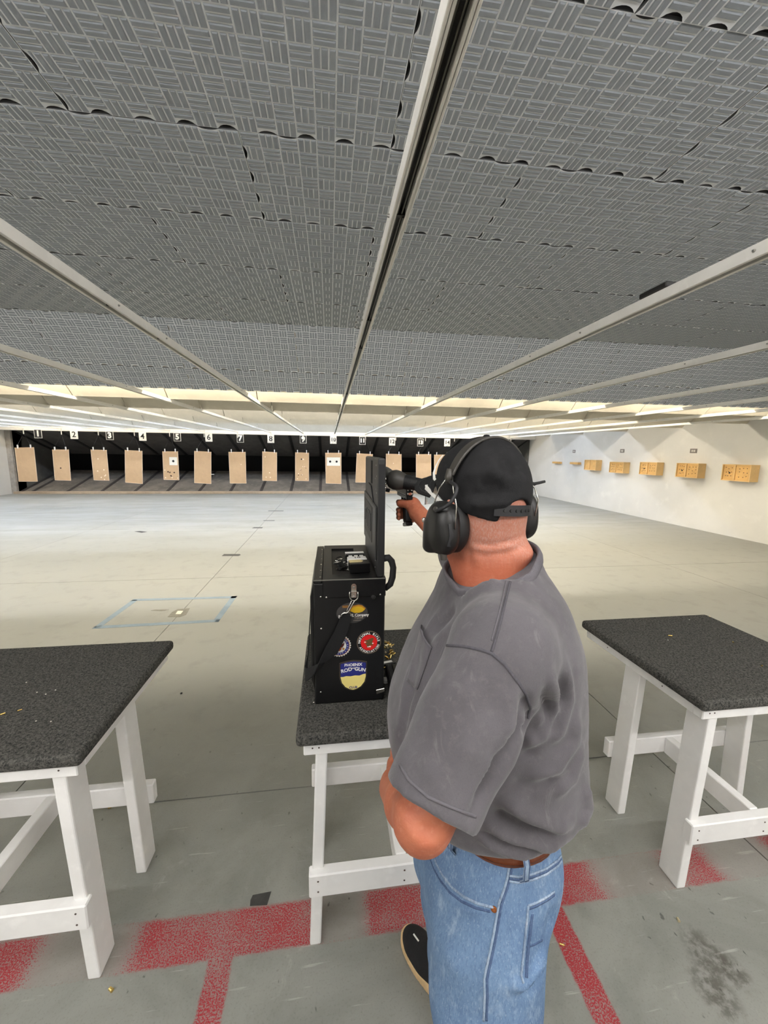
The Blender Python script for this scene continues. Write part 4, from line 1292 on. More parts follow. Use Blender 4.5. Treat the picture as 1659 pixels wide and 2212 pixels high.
def surface_nets(f, lo, hi, h):
    lo = np.array(lo, float); hi = np.array(hi, float)
    n = np.ceil((hi-lo)/h).astype(int)+1
    ax = [lo[i]+h*np.arange(n[i]) for i in range(3)]
    V = np.empty(n, np.float32)
    yy, zz = np.meshgrid(ax[1], ax[2], indexing='ij')
    step = max(1, int(400000/(n[1]*n[2])))
    for i in range(0, n[0], step):
        xs = ax[0][i:i+step]
        P = np.empty((len(xs), n[1], n[2], 3), np.float32)
        P[..., 0] = xs[:, None, None]; P[..., 1] = yy[None]; P[..., 2] = zz[None]
        V[i:i+step] = f(P.reshape(-1, 3)).reshape(len(xs), n[1], n[2])
    sgn = V < 0
    c = [(a, b, d) for a in (0, 1) for b in (0, 1) for d in (0, 1)]
    cnt = np.zeros(n-1, np.int8)
    for a, b, d in c: cnt += sgn[a:n[0]-1+a, b:n[1]-1+b, d:n[2]-1+d]
    act = np.argwhere((cnt > 0) & (cnt < 8))
    idx = -np.ones(n-1, np.int64); idx[act[:, 0], act[:, 1], act[:, 2]] = np.arange(len(act))
    acc = np.zeros((len(act), 3)); num = np.zeros(len(act))
    for e0 in c:
        for axi in range(3):
            if e0[axi]: continue
            e1 = list(e0); e1[axi] = 1
            v0 = V[act[:, 0]+e0[0], act[:, 1]+e0[1], act[:, 2]+e0[2]]; v1 = V[act[:, 0]+e1[0], act[:, 1]+e1[1], act[:, 2]+e1[2]]
            m = (v0 < 0) != (v1 < 0)
            t = np.where(m, v0/np.where(m, v0-v1, 1), 0)
            p = np.array(e0, float)[None].repeat(len(act), 0); p[:, axi] += t
            acc += np.where(m[:, None], p, 0); num += m
    verts = lo+h*(act+acc/num[:, None])
    quads = []
    for axi in range(3):
        u, w = [(1, 2), (2, 0), (0, 1)][axi]
        s0 = [slice(None)]*3; s1 = [slice(None)]*3
        s0[axi] = slice(0, n[axi]-1); s1[axi] = slice(1, n[axi])
        A = sgn[tuple(s0)]; B = sgn[tuple(s1)]
        E = np.argwhere(A != B)
        ok = (E[:, u] > 0) & (E[:, w] > 0) & (E[:, u] < n[u]-1) & (E[:, w] < n[w]-1)
        E = E[ok]
        flip = A[E[:, 0], E[:, 1], E[:, 2]]

        def cell(du, dw):
            q = E.copy(); q[:, u] -= du; q[:, w] -= dw
            return idx[q[:, 0], q[:, 1], q[:, 2]]
        Q = np.stack([cell(1, 1), cell(0, 1), cell(0, 0), cell(1, 0)], 1)
        Q[~flip] = Q[~flip][:, ::-1]
        quads.append(Q)
    quads = np.concatenate(quads)
    quads = quads[(quads >= 0).all(1)]
    return verts, quads


def relax(v, q, it=2, lam=0.5):
    e = np.concatenate([q[:, [0, 1]], q[:, [1, 2]], q[:, [2, 3]], q[:, [3, 0]]])
    deg = np.bincount(e.ravel(), minlength=len(v))[:, None].clip(1)
    for _ in range(it):
        s = np.zeros_like(v)
        for j in range(3):
            s[:, j] = np.bincount(e[:, 0], v[e[:, 1], j], len(v))+np.bincount(e[:, 1], v[e[:, 0], j], len(v))
        v = v+lam*(s/deg-v)
    return v


# ------------------------------------------------------------------ the shooter: key points
SCL = 1.08


def kp(x, y, z): return (x*SCL, y*SCL, 1.68-(1.68-z)*SCL)


HC = np.array([0.311, 0.770, 1.583])                     # head centre
FD = np.array([-0.31, 0.95, -0.04]); FD /= np.linalg.norm(FD)      # where he looks
UD = np.array([0.03, 0.06, 1.0]); UD -= FD*(UD @ FD); UD /= np.linalg.norm(UD)
LD = np.cross(UD, FD)                                    # his left
RH = np.stack([FD, LD, UD])


def hp(f, l, u): return HC+FD*f+LD*l+UD*u


SH_L = kp(0.254, 0.525, 1.388); EL_L = kp(0.116, 0.432, 1.208); WR_L = kp(0.108, 0.60, 1.096); HA_L = kp(0.128, 0.68, 1.050)
SH_R = (0.372, 0.940, 1.375); EL_R = (0.388, 1.165, 1.385); WR_R = (0.312, 1.365, 1.463)


def body_sdf(P):
    d = sd_ell(P, hp(-0.006, 0, 0.010), (0.093, 0.075, 0.104), RH)
    d = smin(d, sd_ell(P, hp(0.030, 0, -0.052), (0.066, 0.060, 0.072), RH), 0.03)      # jaw and cheeks
    d = smin(d, sd_ell(P, hp(0.068, 0, -0.094), (0.024, 0.028, 0.020), RH), 0.025)     # chin
    nose = sd_cap(P, hp(0.088, 0, 0.012), hp(0.112, 0, -0.030), 0.009, 0.014)
    d = smin(d, nose, 0.012)
    for s in (-1, 1):
        d = smax(d, -sd_ell(P, hp(0.104, s*0.032, 0.010), (0.016, 0.018, 0.012), RH), 0.012)
        d = smin(d, sd_ell(P, hp(0.086, s*0.032, 0.009), (0.012, 0.013, 0.012), RH), 0.003)
        ear = sd_ell(P, hp(-0.008, s*0.080, -0.018), (0.020, 0.010, 0.034), RH)
        d = smin(d, ear, 0.008)
    d = smax(d, -sd_ell(P, hp(0.100, 0, -0.062), (0.012, 0.024, 0.0035), RH), 0.006)   # mouth
    neck = sd_cap(P, kp(0.318, 0.690, 1.36), kp(0.300, 0.700, 1.545), 0.078, 0.064)
    d = smin(d, neck, 0.035)
    d = smin(d, sd_cap(P, hp(0.040, 0.006, -0.088), kp(0.290, 0.695, 1.43), 0.046, 0.048), 0.03)     # throat
    d = smin(d, sd_ell(P, kp(0.335, 0.672, 1.50), (0.036, 0.040, 0.016)), 0.03)          # roll at the nape
    d = smin(d, sd_ell(P, kp(0.312, 0.70, 1.345), (0.085, 0.13, 0.055)), 0.03)             # shoulders under the shirt
    # left arm, hand at the front of the belt
    d = smin(d, sd_chain(P, [SH_L+(0.050,), kp(0.185, 0.472, 1.28)+(0.050,), EL_L+(0.037,)]), 0.03)
    fore = sd_chain(P, [EL_L+(0.037,), kp(0.112, 0.50, 1.165)+(0.037,), WR_L+(0.029,)])
    d = smin(d, fore, 0.02)
    d = smin(d, sd_cap(P, WR_L, HA_L, 0.028, 0.036, ((0.9, 0.1, 0.3), 0.55)), 0.02)
    hx = np.array(HA_L)
    for i, (dy, L) in enumerate(((0.026, 0.062), (0.010, 0.070), (-0.008, 0.068), (-0.024, 0.054))):
        a = hx+np.array([0.0, 0.012, dy*0.9]); b = a+np.array([0.004, L*0.55, -0.012]); c2 = b+np.array([0.016, L*0.42, -0.012])
        d = smin(d, sd_chain(P, [tuple(a)+(0.0095,), tuple(b)+(0.0088,), tuple(c2)+(0.0078,)]), 0.006)
    d = smin(d, sd_chain(P, [tuple(hx+np.array([0.0, -0.03, 0.022]))+(0.012,), tuple(hx+np.array([-0.004, 0.0, 0.05]))+(0.010,), tuple(hx+np.array([0.0, 0.028, 0.058]))+(0.009,)]), 0.008)
    # right arm reaching down the range
    d = smin(d, sd_chain(P, [SH_R+(0.060,), (0.384, 1.06, 1.380, 0.050), EL_R+(0.043,)]), 0.03)
    d = smin(d, sd_chain(P, [EL_R+(0.043,), (0.370, 1.22, 1.405, 0.041), WR_R+(0.029,)]), 0.02)
    return d


# pistol hand: frame of the grip
GA = np.array([0.284, 1.415, 1.497])                    # top rear of the grip, in the web of the hand
GF = np.array([-0.045, 1.0, 0.0]); GF /= np.linalg.norm(GF)
GU = np.array([0.0, 0.0, 1.0]); GS = np.cross(GF, GU)    # GS = to the right of the pistol


def gp(f, s, u): return GA+GF*f+GS*s+GU*u


def hand_r_sdf(P):
    d = sd_chain(P, [WR_R+(0.029,), tuple(gp(-0.012, 0.020, -0.012))+(0.027,)])
    d = smin(d, sd_cap(P, gp(-0.004, 0.016, -0.008), gp(0.002, 0.016, -0.058), 0.026, 0.021, (GS, 0.8)), 0.018)  # heel and back of hand
    d = smin(d, sd_cap(P, gp(0.012, 0.028, -0.006), gp(0.012, 0.028, -0.056), 0.016, 0.014), 0.015)
    # thumb along the left side of the frame
    d = smin(d, sd_chain(P, [tuple(gp(-0.010, -0.004, -0.006))+(0.016,), tuple(gp(0.012, -0.024, -0.006))+(0.0125,), tuple(gp(0.040, -0.026, -0.004))+(0.010,)]), 0.010)
    # fingers: from the knuckles on the right, round the front strap, to the left side
    for i, (u, ex) in enumerate(((-0.014, 0.0), (-0.032, 0.0), (-0.048, 0.0), (-0.063, 0.0))):
        r = (0.0100, 0.0102, 0.0096, 0.0086)[i]
        if i == 0:
            pts = [gp(0.016, 0.030, u+0.004), gp(0.055, 0.030, u+0.004), gp(0.086, 0.018, u+0.003), gp(0.090, 0.0, u+0.002)]
        else:
            pts = [gp(0.014, 0.030, u), gp(0.050, 0.028, u-0.002), gp(0.066, 0.004, u-0.003), gp(0.048, -0.024, u-0.003), gp(0.026, -0.026, u-0.003)]
        d = smin(d, sd_chain(P, [tuple(p)+(r*(1-0.05*j),) for j, p in enumerate(pts)], 0.004), 0.005)
    return d


def skin_sdf(P):
    d = body_sdf(P)
    return d


# shirt
TOR = [(1.00, 0.305, 0.682, 0.150, 0.150, 0.185), (1.035, 0.305, 0.682, 0.178, 0.176, 0.205), (1.09, 0.305, 0.682, 0.202, 0.188, 0.214),
       (1.17, 0.302, 0.682, 0.206, 0.180, 0.214), (1.25, 0.304, 0.684, 0.184, 0.170, 0.212), (1.32, 0.308, 0.688, 0.150, 0.156, 0.210),
       (1.38, 0.312, 0.692, 0.112, 0.134, 0.200), (1.43, 0.314, 0.695, 0.092, 0.110, 0.160), (1.465, 0.312, 0.697, 0.084, 0.094, 0.110), (1.50, 0.308, 0.698, 0.078, 0.086, 0.086), (1.54, 0.306, 0.698, 0.074, 0.080, 0.080)]
TOR = [kp(r[1], r[2], r[0])[2:]+kp(r[1], r[2], r[0])[:2]+r[3:] for r in TOR]
COL_N = np.array([-0.42, -0.05, 1.0]); COL_N /= np.linalg.norm(COL_N)
COL_P = np.array(kp(0.312, 0.697, 1.468))
HEM_N = np.array([-0.05, 0.02, 1.0]); HEM_N /= np.linalg.norm(HEM_N)
HEM_P = np.array(kp(0.305, 0.68, 1.042))
SLV = np.array(EL_L)-np.array(SH_L); SLV_L = np.linalg.norm(SLV); SLV /= SLV_L
SLEEVE_END = np.array(SH_L)+SLV*(SLV_L*0.92)
SLN = SLV+np.array([0.12, 0.0, 0.10]); SLN /= np.linalg.norm(SLN)


def shirt_raw(P):
    d = sd_loft(P, TOR)
    # shoulders
    d = smin(d, sd_chain(P, [kp(0.314, 0.672, 1.405)+(0.066,), kp(0.302, 0.60, 1.398)+(0.070,), SH_L+(0.078,)]), 0.05)
    d = smin(d, sd_chain(P, [kp(0.312, 0.73, 1.405)+(0.066,), kp(0.322, 0.80, 1.40)+(0.068,), SH_R+(0.070,)]), 0.05)
    # left sleeve, wide and hanging
    e = np.array(EL_L)+SLV*0.06
    sl = sd_chain(P, [SH_L+(0.082,), tuple(np.array(SH_L)*0.5+np.array(EL_L)*0.5)+(0.074,), tuple(e)+(0.066,)], 0.02)
    sl = np.maximum(sl, (P-SLEEVE_END) @ SLN)
    d = smin(d, sl, 0.022)
    sr = sd_chain(P, [SH_R+(0.070,), (0.386, 1.14, 1.383, 0.064)])
    rn = np.array([0.1, 1.0, 0.0])
    sr = np.maximum(sr, (P-np.array([0.365, 1.12, 1.39])) @ rn)
    d = smin(d, sr, 0.025)
    return d


def shirt_sdf(P):
    d = shirt_raw(P)
    cyl = np.linalg.norm((P-COL_P)[:, :2], axis=1)-0.113
    d = smax(d, -np.maximum(-((P-COL_P) @ COL_N), cyl), 0.004)
    d = smax(d, -((P-HEM_P) @ HEM_N), 0.028)
    return d


# jeans
HIP = [(0.62, 0.312, 0.715, 0.102, 0.104, 0.190), (0.74, 0.312, 0.720, 0.112, 0.114, 0.198), (0.84, 0.318, 0.725, 0.120, 0.122, 0.200),
       (0.92, 0.326, 0.730, 0.116, 0.122, 0.192), (0.98, 0.330, 0.734, 0.114, 0.122, 0.184), (1.05, 0.330, 0.734, 0.114, 0.122, 0.182)]
JW_N = np.array([-0.03, 0.0, 1.0]); JW_P = np.array([0.328, 0.734, 1.008])
LEG_L = [(0.300, 0.615, 0.74, 0.100), (0.288, 0.585, 0.62, 0.094), (0.295, 0.54, 0.42, 0.080), (0.300, 0.50, 0.22, 0.072), (0.31, 0.48, 0.07, 0.074)]
LEG_R = [(0.320, 0.835, 0.74, 0.106), (0.322, 0.87, 0.62, 0.098), (0.335, 0.905, 0.42, 0.080), (0.352, 0.91, 0.22, 0.072), (0.368, 0.905, 0.07, 0.074)]


def jeans_sdf(P):
    d = sd_loft(P, HIP)
    d = smin(d, sd_chain(P, LEG_L, 0.03), 0.05)
    r = sd_chain(P, LEG_R, 0.03)
    d = smin(d, r, 0.05)
    d = smin(d, sd_ell(P, (0.388, 0.65, 0.85), (0.066, 0.085, 0.095)), 0.05)           # seat
    d = smin(d, sd_ell(P, (0.388, 0.81, 0.85), (0.066, 0.085, 0.095)), 0.05)
    d = smax(d, (P-JW_P) @ JW_N, 0.003)
    d = np.maximum(d, 0.045-P[:, 2])
    return d


# cap
CAP_N = UD+FD*(-0.30); CAP_N = CAP_N/np.linalg.norm(CAP_N)       # rim is higher at the brow
CAP_P = hp(0.0, 0, 0.012)


def cap_sdf(P):
    o = sd_ell(P, hp(-0.004, 0.003, 0.020), (0.104, 0.086, 0.110), RH)
    o = smin(o, sd_ell(P, hp(0.040, 0, 0.058), (0.062, 0.064, 0.048), RH), 0.04)       # stiff front panel
    i = sd_ell(P, hp(-0.004, 0.003, 0.020), (0.094, 0.0765, 0.100), RH)
    d = np.maximum(o, -i)
    d = np.maximum(d, -((P-CAP_P) @ CAP_N+0.020))
    # arched opening above the strap
    hole = sd_ell(P, hp(-0.110, -0.004, -0.030), (0.05, 0.040, 0.040), RH)
    d = smax(d, -hole, 0.003)
    return d
# ------------------------------------------------------------------ materials of the figure
def make_skin():
    t = MT('skin', (182, 110, 82), 0.55, 0, 0.35)
    x, y, z = t.xyz('World')
    t.mix(t.noise(28, 4, 0.6, kind='World').smooth(0.35, 0.7)*0.5, (166, 90, 66))
    t.mix(t.noise(120, 3, 0.6, kind='World').smooth(0.5, 0.75)*0.35, (204, 142, 116))
    # neck weathered redder below the hair line
    nk = z.smooth(1.36, 1.44)*(1.0-z.smooth(1.44, 1.54))*y.smooth(0.5, 0.6)*(1.0-y.smooth(0.95, 1.0))
    t.mix(nk*0.5, (178, 92, 64))
    # close-cropped grey hair on the back of the head
    hair = z.smooth(1.455, 1.525)*(1.0-y.smooth(0.80, 0.84))*y.smooth(0.55, 0.6)
    t.mix(hair*0.5, (196, 140, 122))
    t.mix(hair*t.noise(420, 2, 0.6, kind='World', stretch=(1, 1, .35)).smooth(0.42, 0.68)*0.32, (196, 180, 172))
    t.b.inputs['Subsurface Weight'].default_value = 0.12
    t.b.inputs['Subsurface Radius'].default_value = (0.02, 0.008, 0.004)
    t.bump(t.noise(180, 3, kind='World') + t.noise(40, 3, kind='World', stretch=(.4, .4, 2.5))*1.2, 0.25, 0.002)
    return t.done()


def make_shirt_mat():
    t = MT('grey_cotton', (97, 94, 98), 0.95, 0, 0.1)
    t.mix(t.noise(9, 5, 0.65, kind='World').smooth(0.35, 0.7)*0.6, (78, 75, 78))
    t.mix(t.noise(70, 4, 0.7, kind='World').smooth(0.5, 0.75)*0.4, (112, 108, 110))
    t.mix(t.noise(500, 2, 0.5, kind='World').smooth(0.5, 0.8)*0.3, (76, 73, 77))
    t.mix(t.noise(20, 5, 0.7, kind='World', dist=1.5, stretch=(1, 1, .45)).smooth(0.56, 0.74)*0.45, (128, 124, 126))
    t.bump(t.noise(700, 2, kind='World') + t.noise(60, 3, kind='World')*1.2, 0.3, 0.0015)
    t.b.inputs['Sheen Weight'].default_value = 0.25
    return t.done()


def make_denim(name, base, hi, lo):
    t = MT(name, base, 0.9, 0, 0.1)
    t.mix(t.noise(7, 5, 0.65, kind='World').smooth(0.35, 0.7)*0.65, lo)
    t.mix(t.noise(38, 5, 0.7, kind='World', stretch=(1, 1, .5)).smooth(0.5, 0.72)*0.6, hi)
    t.mix(t.noise(260, 3, 0.7, kind='World', stretch=(1, 1, .3)).smooth(0.45, 0.7)*0.5, lo)
    t.mix(t.noise(420, 2, 0.6, kind='World', stretch=(1, 1, .35)).smooth(0.55, 0.75)*0.5, hi)
    t.bump(t.noise(900, 2, kind='World') + t.noise(90, 3, kind='World'), 0.35, 0.0015)
    return t.done()


M['skin'] = make_skin()
M['shirt'] = make_shirt_mat()
M['shirt_seam'] = plain('shirt_seam', (82, 80, 86), 0.95, var=0.15, scale=200, kind='World')
M['shirt_rib'] = plain('shirt_rib', (102, 99, 104), 0.95, var=0.1, scale=120, bump=0.4, bscale=600, kind='World')
M['denim'] = make_denim('faded_denim', (116, 143, 176), (164, 184, 205), (84, 108, 142))
M['denim_seam'] = make_denim('denim_seam', (160, 180, 202), (206, 214, 224), (80, 96, 124))
M['denim_dark'] = make_denim('denim_dark_stitch', (88, 108, 142), (124, 146, 178), (66, 82, 112))  # darker denim for the stitch lines
M['leather'] = plain('brown_leather', (122, 62, 30), 0.4, var=0.2, scale=18, bump=0.15, bscale=180, kind='World')
M['leather_edge'] = plain('dark_leather_stitch', (70, 34, 18), 0.6)
M['copper'] = plain('copper_rivet', (170, 104, 62), 0.3, 0.9)
M['cap'] = plain('black_cap_cotton', (36, 36, 37), 0.85, var=0.25, scale=25, bump=0.3, bscale=500, kind='World', spec=0.2)
M['cap_strap'] = plain('black_plastic_strap', (30, 30, 32), 0.55)
M['muff'] = plain('ear_cup_black', (20, 19, 18), 0.4, bump=0.05, bscale=300, spec=0.5)
M['band'] = plain('headband_dark', (58, 55, 50), 0.42)
M['cushion'] = plain('ear_cushion', (14, 14, 14), 0.6)
M['shoe'] = plain('black_shoe_mesh', (20, 20, 21), 0.8, var=0.2, scale=60, bump=0.5, bscale=260, kind='World')
M['sole'] = plain('tan_sole', (222, 190, 142), 0.8, var=0.12, scale=30, bump=0.4, bscale=90, kind='World')
M['lens'] = plain('clear_lens', (225, 232, 235), 0.05)
M['lens'].node_tree.nodes['Principled BSDF'].inputs['Transmission Weight'].default_value = 0.95
M['pale_plastic'] = plain('pale_plastic', (228, 226, 220), 0.35)


def np_obj(name, v, q, mat, parent):
    org = np.array(root_loc(parent))
    me = bpy.data.meshes.new(name)
    v = (v-org).astype(np.float32)
    me.vertices.add(len(v)); me.vertices.foreach_set('co', v.ravel())
    me.loops.add(q.size); me.loops.foreach_set('vertex_index', q.astype(np.int32).ravel())
    me.polygons.add(len(q)); me.polygons.foreach_set('loop_start', np.arange(0, q.size, 4, dtype=np.int32))
    me.update(calc_edges=True); me.validate()
    me.polygons.foreach_set('use_smooth', [True]*len(me.polygons))
    me.materials.append(mat)
    o = bpy.data.objects.new(name, me); COL.objects.link(o); o.parent = parent
    return o


from mathutils.bvhtree import BVHTree
from mathutils.kdtree import KDTree


class Surf:
    """mesh arrays with ray casting from the camera, for placing seams and folds on the cloth"""
    def __init__(self, v, q):
        self.v = v; self.q = q; self.refresh()

    def refresh(self):
        self.bvh = BVHTree.FromPolygons([tuple(p) for p in self.v], [tuple(int(i) for i in f) for f in self.q])
        n = np.zeros_like(self.v)
        a, b, c, d = (self.v[self.q[:, i]] for i in range(4))
        fn = np.cross(c-a, d-b)
        for i in range(4): np.add.at(n, self.q[:, i], fn)
        self.n = n/(np.linalg.norm(n, axis=1)[:, None]+1e-12)

    def hit(self, px, py):
        d = pray(px, py).normalized()
        loc, nor, _, _ = self.bvh.ray_cast(Vector((0, 0, CAMH)), d)
        return (loc, nor) if loc is not None else None

    def line(self, pts, step=5.0):
        out = []
        for (x0, y0), (x1, y1) in zip(pts[:-1], pts[1:]):
            m = max(1, int(math.hypot(x1-x0, y1-y0)/step))
            for i in range(m):
                h = self.hit(x0+(x1-x0)*i/m, y0+(y1-y0)*i/m)
                if h: out.append(h)
        h = self.hit(*pts[-1])
        if h: out.append(h)
        # keep the longest run without a jump to another surface
        runs = [[]]
        for h in out:
            if runs[-1] and (h[0]-runs[-1][-1][0]).length > 0.03: runs.append([])
            runs[-1].append(h)
        return max(runs, key=len)

    def folds(self, specs):
        disp = np.zeros(len(self.v))
        for pts, amp, w in specs:
            L = self.line(pts, 4.0)
            if len(L) < 2: continue
            P = np.array([tuple(h[0]) for h in L])
            m = len(P)
            lo = P.min(0)-3*w; hi = P.max(0)+3*w
            idx = np.where(((self.v > lo) & (self.v < hi)).all(1))[0]
            D = np.linalg.norm(self.v[idx][:, None]-P[None], axis=2)
            j = D.argmin(1); dd = D[np.arange(len(idx)), j]
            t = j/(m-1); env = np.clip(np.minimum(t, 1-t)*5, 0, 1)*0.85+0.15
            disp[idx] += amp*1.9*env*np.exp(-(dd/w)**2)
        self.v = self.v+self.n*disp[:, None]
        self.refresh()

    def seam(self, pts, r, name, mat, parent, lift=0.0, flat=0.6):
        L = self.line(pts)
        if len(L) < 3: return None
        P = [h[0]+h[1]*lift for h in L]
        return MB().tube(P, r, n=6, flat=([tuple(h[1]) for h in L], flat)).build(name, mat, parent=parent, smooth=True)


# ------------------------------------------------------------------ the shooter
man = thing('person', (0.32, 0.73, 0), 'man in grey T-shirt and jeans with black cap, aiming a pistol one-handed down the range', 'person')
v, q = surface_nets(body_sdf, (0.02, 0.36, 0.93), (0.52, 1.41, 1.72), 0.0055)
v = relax(v, q, 1, 0.4)
v2, q2 = surface_nets(lambda P: smin(hand_r_sdf(P), sd_chain(P, [EL_R+(0.043,), (0.370, 1.22, 1.405, 0.041), WR_R+(0.029,)]), 0.012), (0.20, 1.30, 1.38), (0.40, 1.53, 1.56), 0.0028)
v2 = relax(v2, q2, 1, 0.4)
S0 = Surf(v, q)
S0.folds([([(1012, 1172), (1060, 1178), (1110, 1166), (1142, 1152)], -0.0016, 0.0045), ([(1005, 1190), (1050, 1200), (1110, 1190), (1148, 1172)], -0.0016, 0.005), ([(1010, 1182), (1060, 1190), (1120, 1178)], 0.0012, 0.006),
          ([(1005, 1170), (1015, 1200), (1012, 1235)], -0.0015, 0.006), ([(1030, 1200), (1035, 1225)], 0.001, 0.008), ([(1080, 1205), (1110, 1200)], -0.001, 0.004), ([(880, 1800), (915, 1826), (950, 1822)], 0.0015, 0.008), ([(900, 1775), (930, 1795), (960, 1795)], -0.0015, 0.006), ([(850, 1720), (880, 1780)], 0.0015, 0.008)])
v = S0.v
body = np_obj('body', np.concatenate([v, v2]), np.concatenate([q, q2+len(v)]), M['skin'], man)

# shirt
v, q = surface_nets(shirt_sdf, (0.0, 0.30, 0.88), (0.62, 1.18, 1.54), 0.0055)
v = relax(v, q, 2, 0.5)
S1 = Surf(v, q)
S1.folds([
    ([(1150, 1470), (1168, 1530), (1160, 1580), (1120, 1612)], 0.006, 0.010), ([(1138, 1500), (1150, 1550), (1130, 1590)], -0.006, 0.010),
    ([(1190, 1450), (1196, 1530), (1170, 1590), (1120, 1630)], 0.006, 0.010), ([(1178, 1480), (1180, 1550), (1145, 1605)], -0.005, 0.010),
    ([(1222, 1420), (1226, 1510), (1205, 1580), (1150, 1640)], 0.006, 0.011), ([(1210, 1450), (1212, 1530), (1185, 1590)], -0.004, 0.010),
    ([(1245, 1520), (1240, 1600), (1200, 1660), (1140, 1690)], 0.005, 0.013), ([(1258, 1600), (1235, 1680), (1190, 1720)], 0.005, 0.014),
    ([(1105, 1640), (1150, 1625), (1200, 1590)], -0.005, 0.014), ([(1100, 1690), (1150, 1700), (1210, 1680)], -0.004, 0.016),
    ([(1080, 1725), (1140, 1760), (1200, 1785), (1240, 1775)], 0.008, 0.014), ([(1060, 1755), (1130, 1790), (1200, 1805)], -0.008, 0.012),
    ([(1040, 1780), (1110, 1812), (1180, 1826), (1230, 1812)], 0.006, 0.012), ([(1030, 1805), (1100, 1838), (1170, 1848), (1220, 1836)], 0.006, 0.009),
    ([(1030, 1795), (1100, 1825), (1170, 1838)], -0.005, 0.008), ([(1262, 1690), (1268, 1740), (1245, 1790)], 0.006, 0.014),
    ([(965, 1300), (920, 1370), (880, 1470), (862, 1560)], 0.003, 0.010), ([(1000, 1330), (950, 1380), (915, 1440)], 0.004, 0.014), ([(985, 1310), (935, 1375)], -0.004, 0.010),
    ([(900, 1460), (870, 1560), (855, 1630)], -0.005, 0.012), ([(930, 1420), (905, 1500), (880, 1580)], 0.004, 0.014),
    ([(905, 1690), (960, 1660), (1030, 1600)], 0.003, 0.02), ([(1060, 1600), (1085, 1660), (1040, 1740)], -0.003, 0.018), ([(940, 1480), (985, 1470), (1040, 1500)], 0.003, 0.02),
    ([(1100, 1480), (1108, 1540), (1100, 1600)], 0.004, 0.016), ([(1127, 1490), (1128, 1560), (1108, 1620), (1060, 1700), (1012, 1780)], -0.007, 0.012),
    ([(1000, 1290), (1040, 1270), (1090, 1250)], 0.003, 0.014),
])
from mathutils import noise as mnoise
dv = np.array([mnoise.noise(Vector(p)*16.0)*0.0022+mnoise.noise(Vector(p)*45.0)*0.0008 for p in S1.v])
S1.v = S1.v+S1.n*dv[:, None]
S1.refresh()
shirt = np_obj('t_shirt', S1.v, S1.q, M['shirt'], man)
shirt['label'] = 'faded charcoal grey cotton T-shirt'


def seam_pair(S, pts, r, parent, mats, nm):
    S.seam(pts, r, nm, mats, parent, 0.0004)


seam_pair(S1, [(1107, 1236), (1101, 1262), (1094, 1290), (1082, 1340), (1071, 1380), (1062, 1408)], 0.0022, shirt, M['shirt_seam'], 'shoulder_seam')
seam_pair(S1, [(1098, 1240), (1092, 1265), (1086, 1292), (1074, 1342), (1062, 1384)], 0.0016, shirt, M['shirt_rib'], 'shoulder_stitch')
seam_pair(S1, [(934, 1400), (960, 1394), (1000, 1396), (1040, 1404), (1063, 1412), (1090, 1435), (1118, 1472), (1136, 1500), (1146, 1528), (1140, 1552)], 0.0024, shirt, M['shirt_seam'], 'armhole_seam')
seam_pair(S1, [(864, 1652), (884, 1686), (925, 1722), (975, 1744), (1028, 1764)], 0.0022, shirt, M['shirt_rib'], 'sleeve_stitch')


# ribbed collar round the neck opening
def ring_on(fn, P0, N, r0=0.02, r1=0.3, n=64, shift=0.0):
    N = np.array(N)/np.linalg.norm(N)
    a = np.cross(N, [0, 1, 0]); a /= np.linalg.norm(a); b = np.cross(N, a)
    out = []
    for i in range(n):
        t = 2*math.pi*i/n; dr = a*math.cos(t)+b*math.sin(t)
        lo_, hi_ = r0, r1
        for _ in range(26):
            m = (lo_+hi_)/2
            if fn((np.array(P0)+N*shift+dr*m)[None].astype(np.float32))[0] < 0: lo_ = m
            else: hi_ = m
        out.append((Vector(np.array(P0)+N*shift+dr*lo_), Vector(dr)))
    return out


tor = shirt_raw
rg = ring_on(tor, COL_P, COL_N, r1=0.112, shift=0.002)
MB().tube([p + d*0.0005 for p, d in rg], 0.0125, n=8, closed=True, flat=([tuple(d) for p, d in rg], 0.42)).build('collar', M['shirt_rib'], parent=shirt, smooth=True)
# sleeve cuff edge
# chest pocket, gaping
PK = [(912, 1352), (934, 1400), (903, 1490), (880, 1470)]
g = []
for i in range(9):
    u = i/8
    row = []
    for j in range(13):
        w = j/12
        x = (PK[0][0]*(1-u)+PK[1][0]*u)*(1-w)+(PK[3][0]*(1-u)+PK[2][0]*u)*w
        y = (PK[0][1]*(1-u)+PK[1][1]*u)*(1-w)+(PK[3][1]*(1-u)+PK[2][1]*u)*w
        h = S1.hit(x, y)
        row.append(None if h is None else h[0]+h[1]*(0.0025+0.012*max(0, 1-w*2.2)*math.sin(math.pi*u)))
    g.append(row)
pk = MB(); ok = all(p is not None for r in g for p in r)
if ok:
    vs = [p for r in g for p in r]
    pk.add(vs, [(i*13+j, i*13+j+1, (i+1)*13+j+1, (i+1)*13+j) for i in range(8) for j in range(12)])
    o = pk.build('chest_pocket', M['shirt'], parent=shirt, smooth=True)
    sd = o.modifiers.new('thick', 'SOLIDIFY'); sd.thickness = 0.0022; sd.offset = 0
    MB().tube([r[0] for r in g], 0.0018, n=6).build('pocket_hem', M['shirt_rib'], parent=shirt, smooth=True)

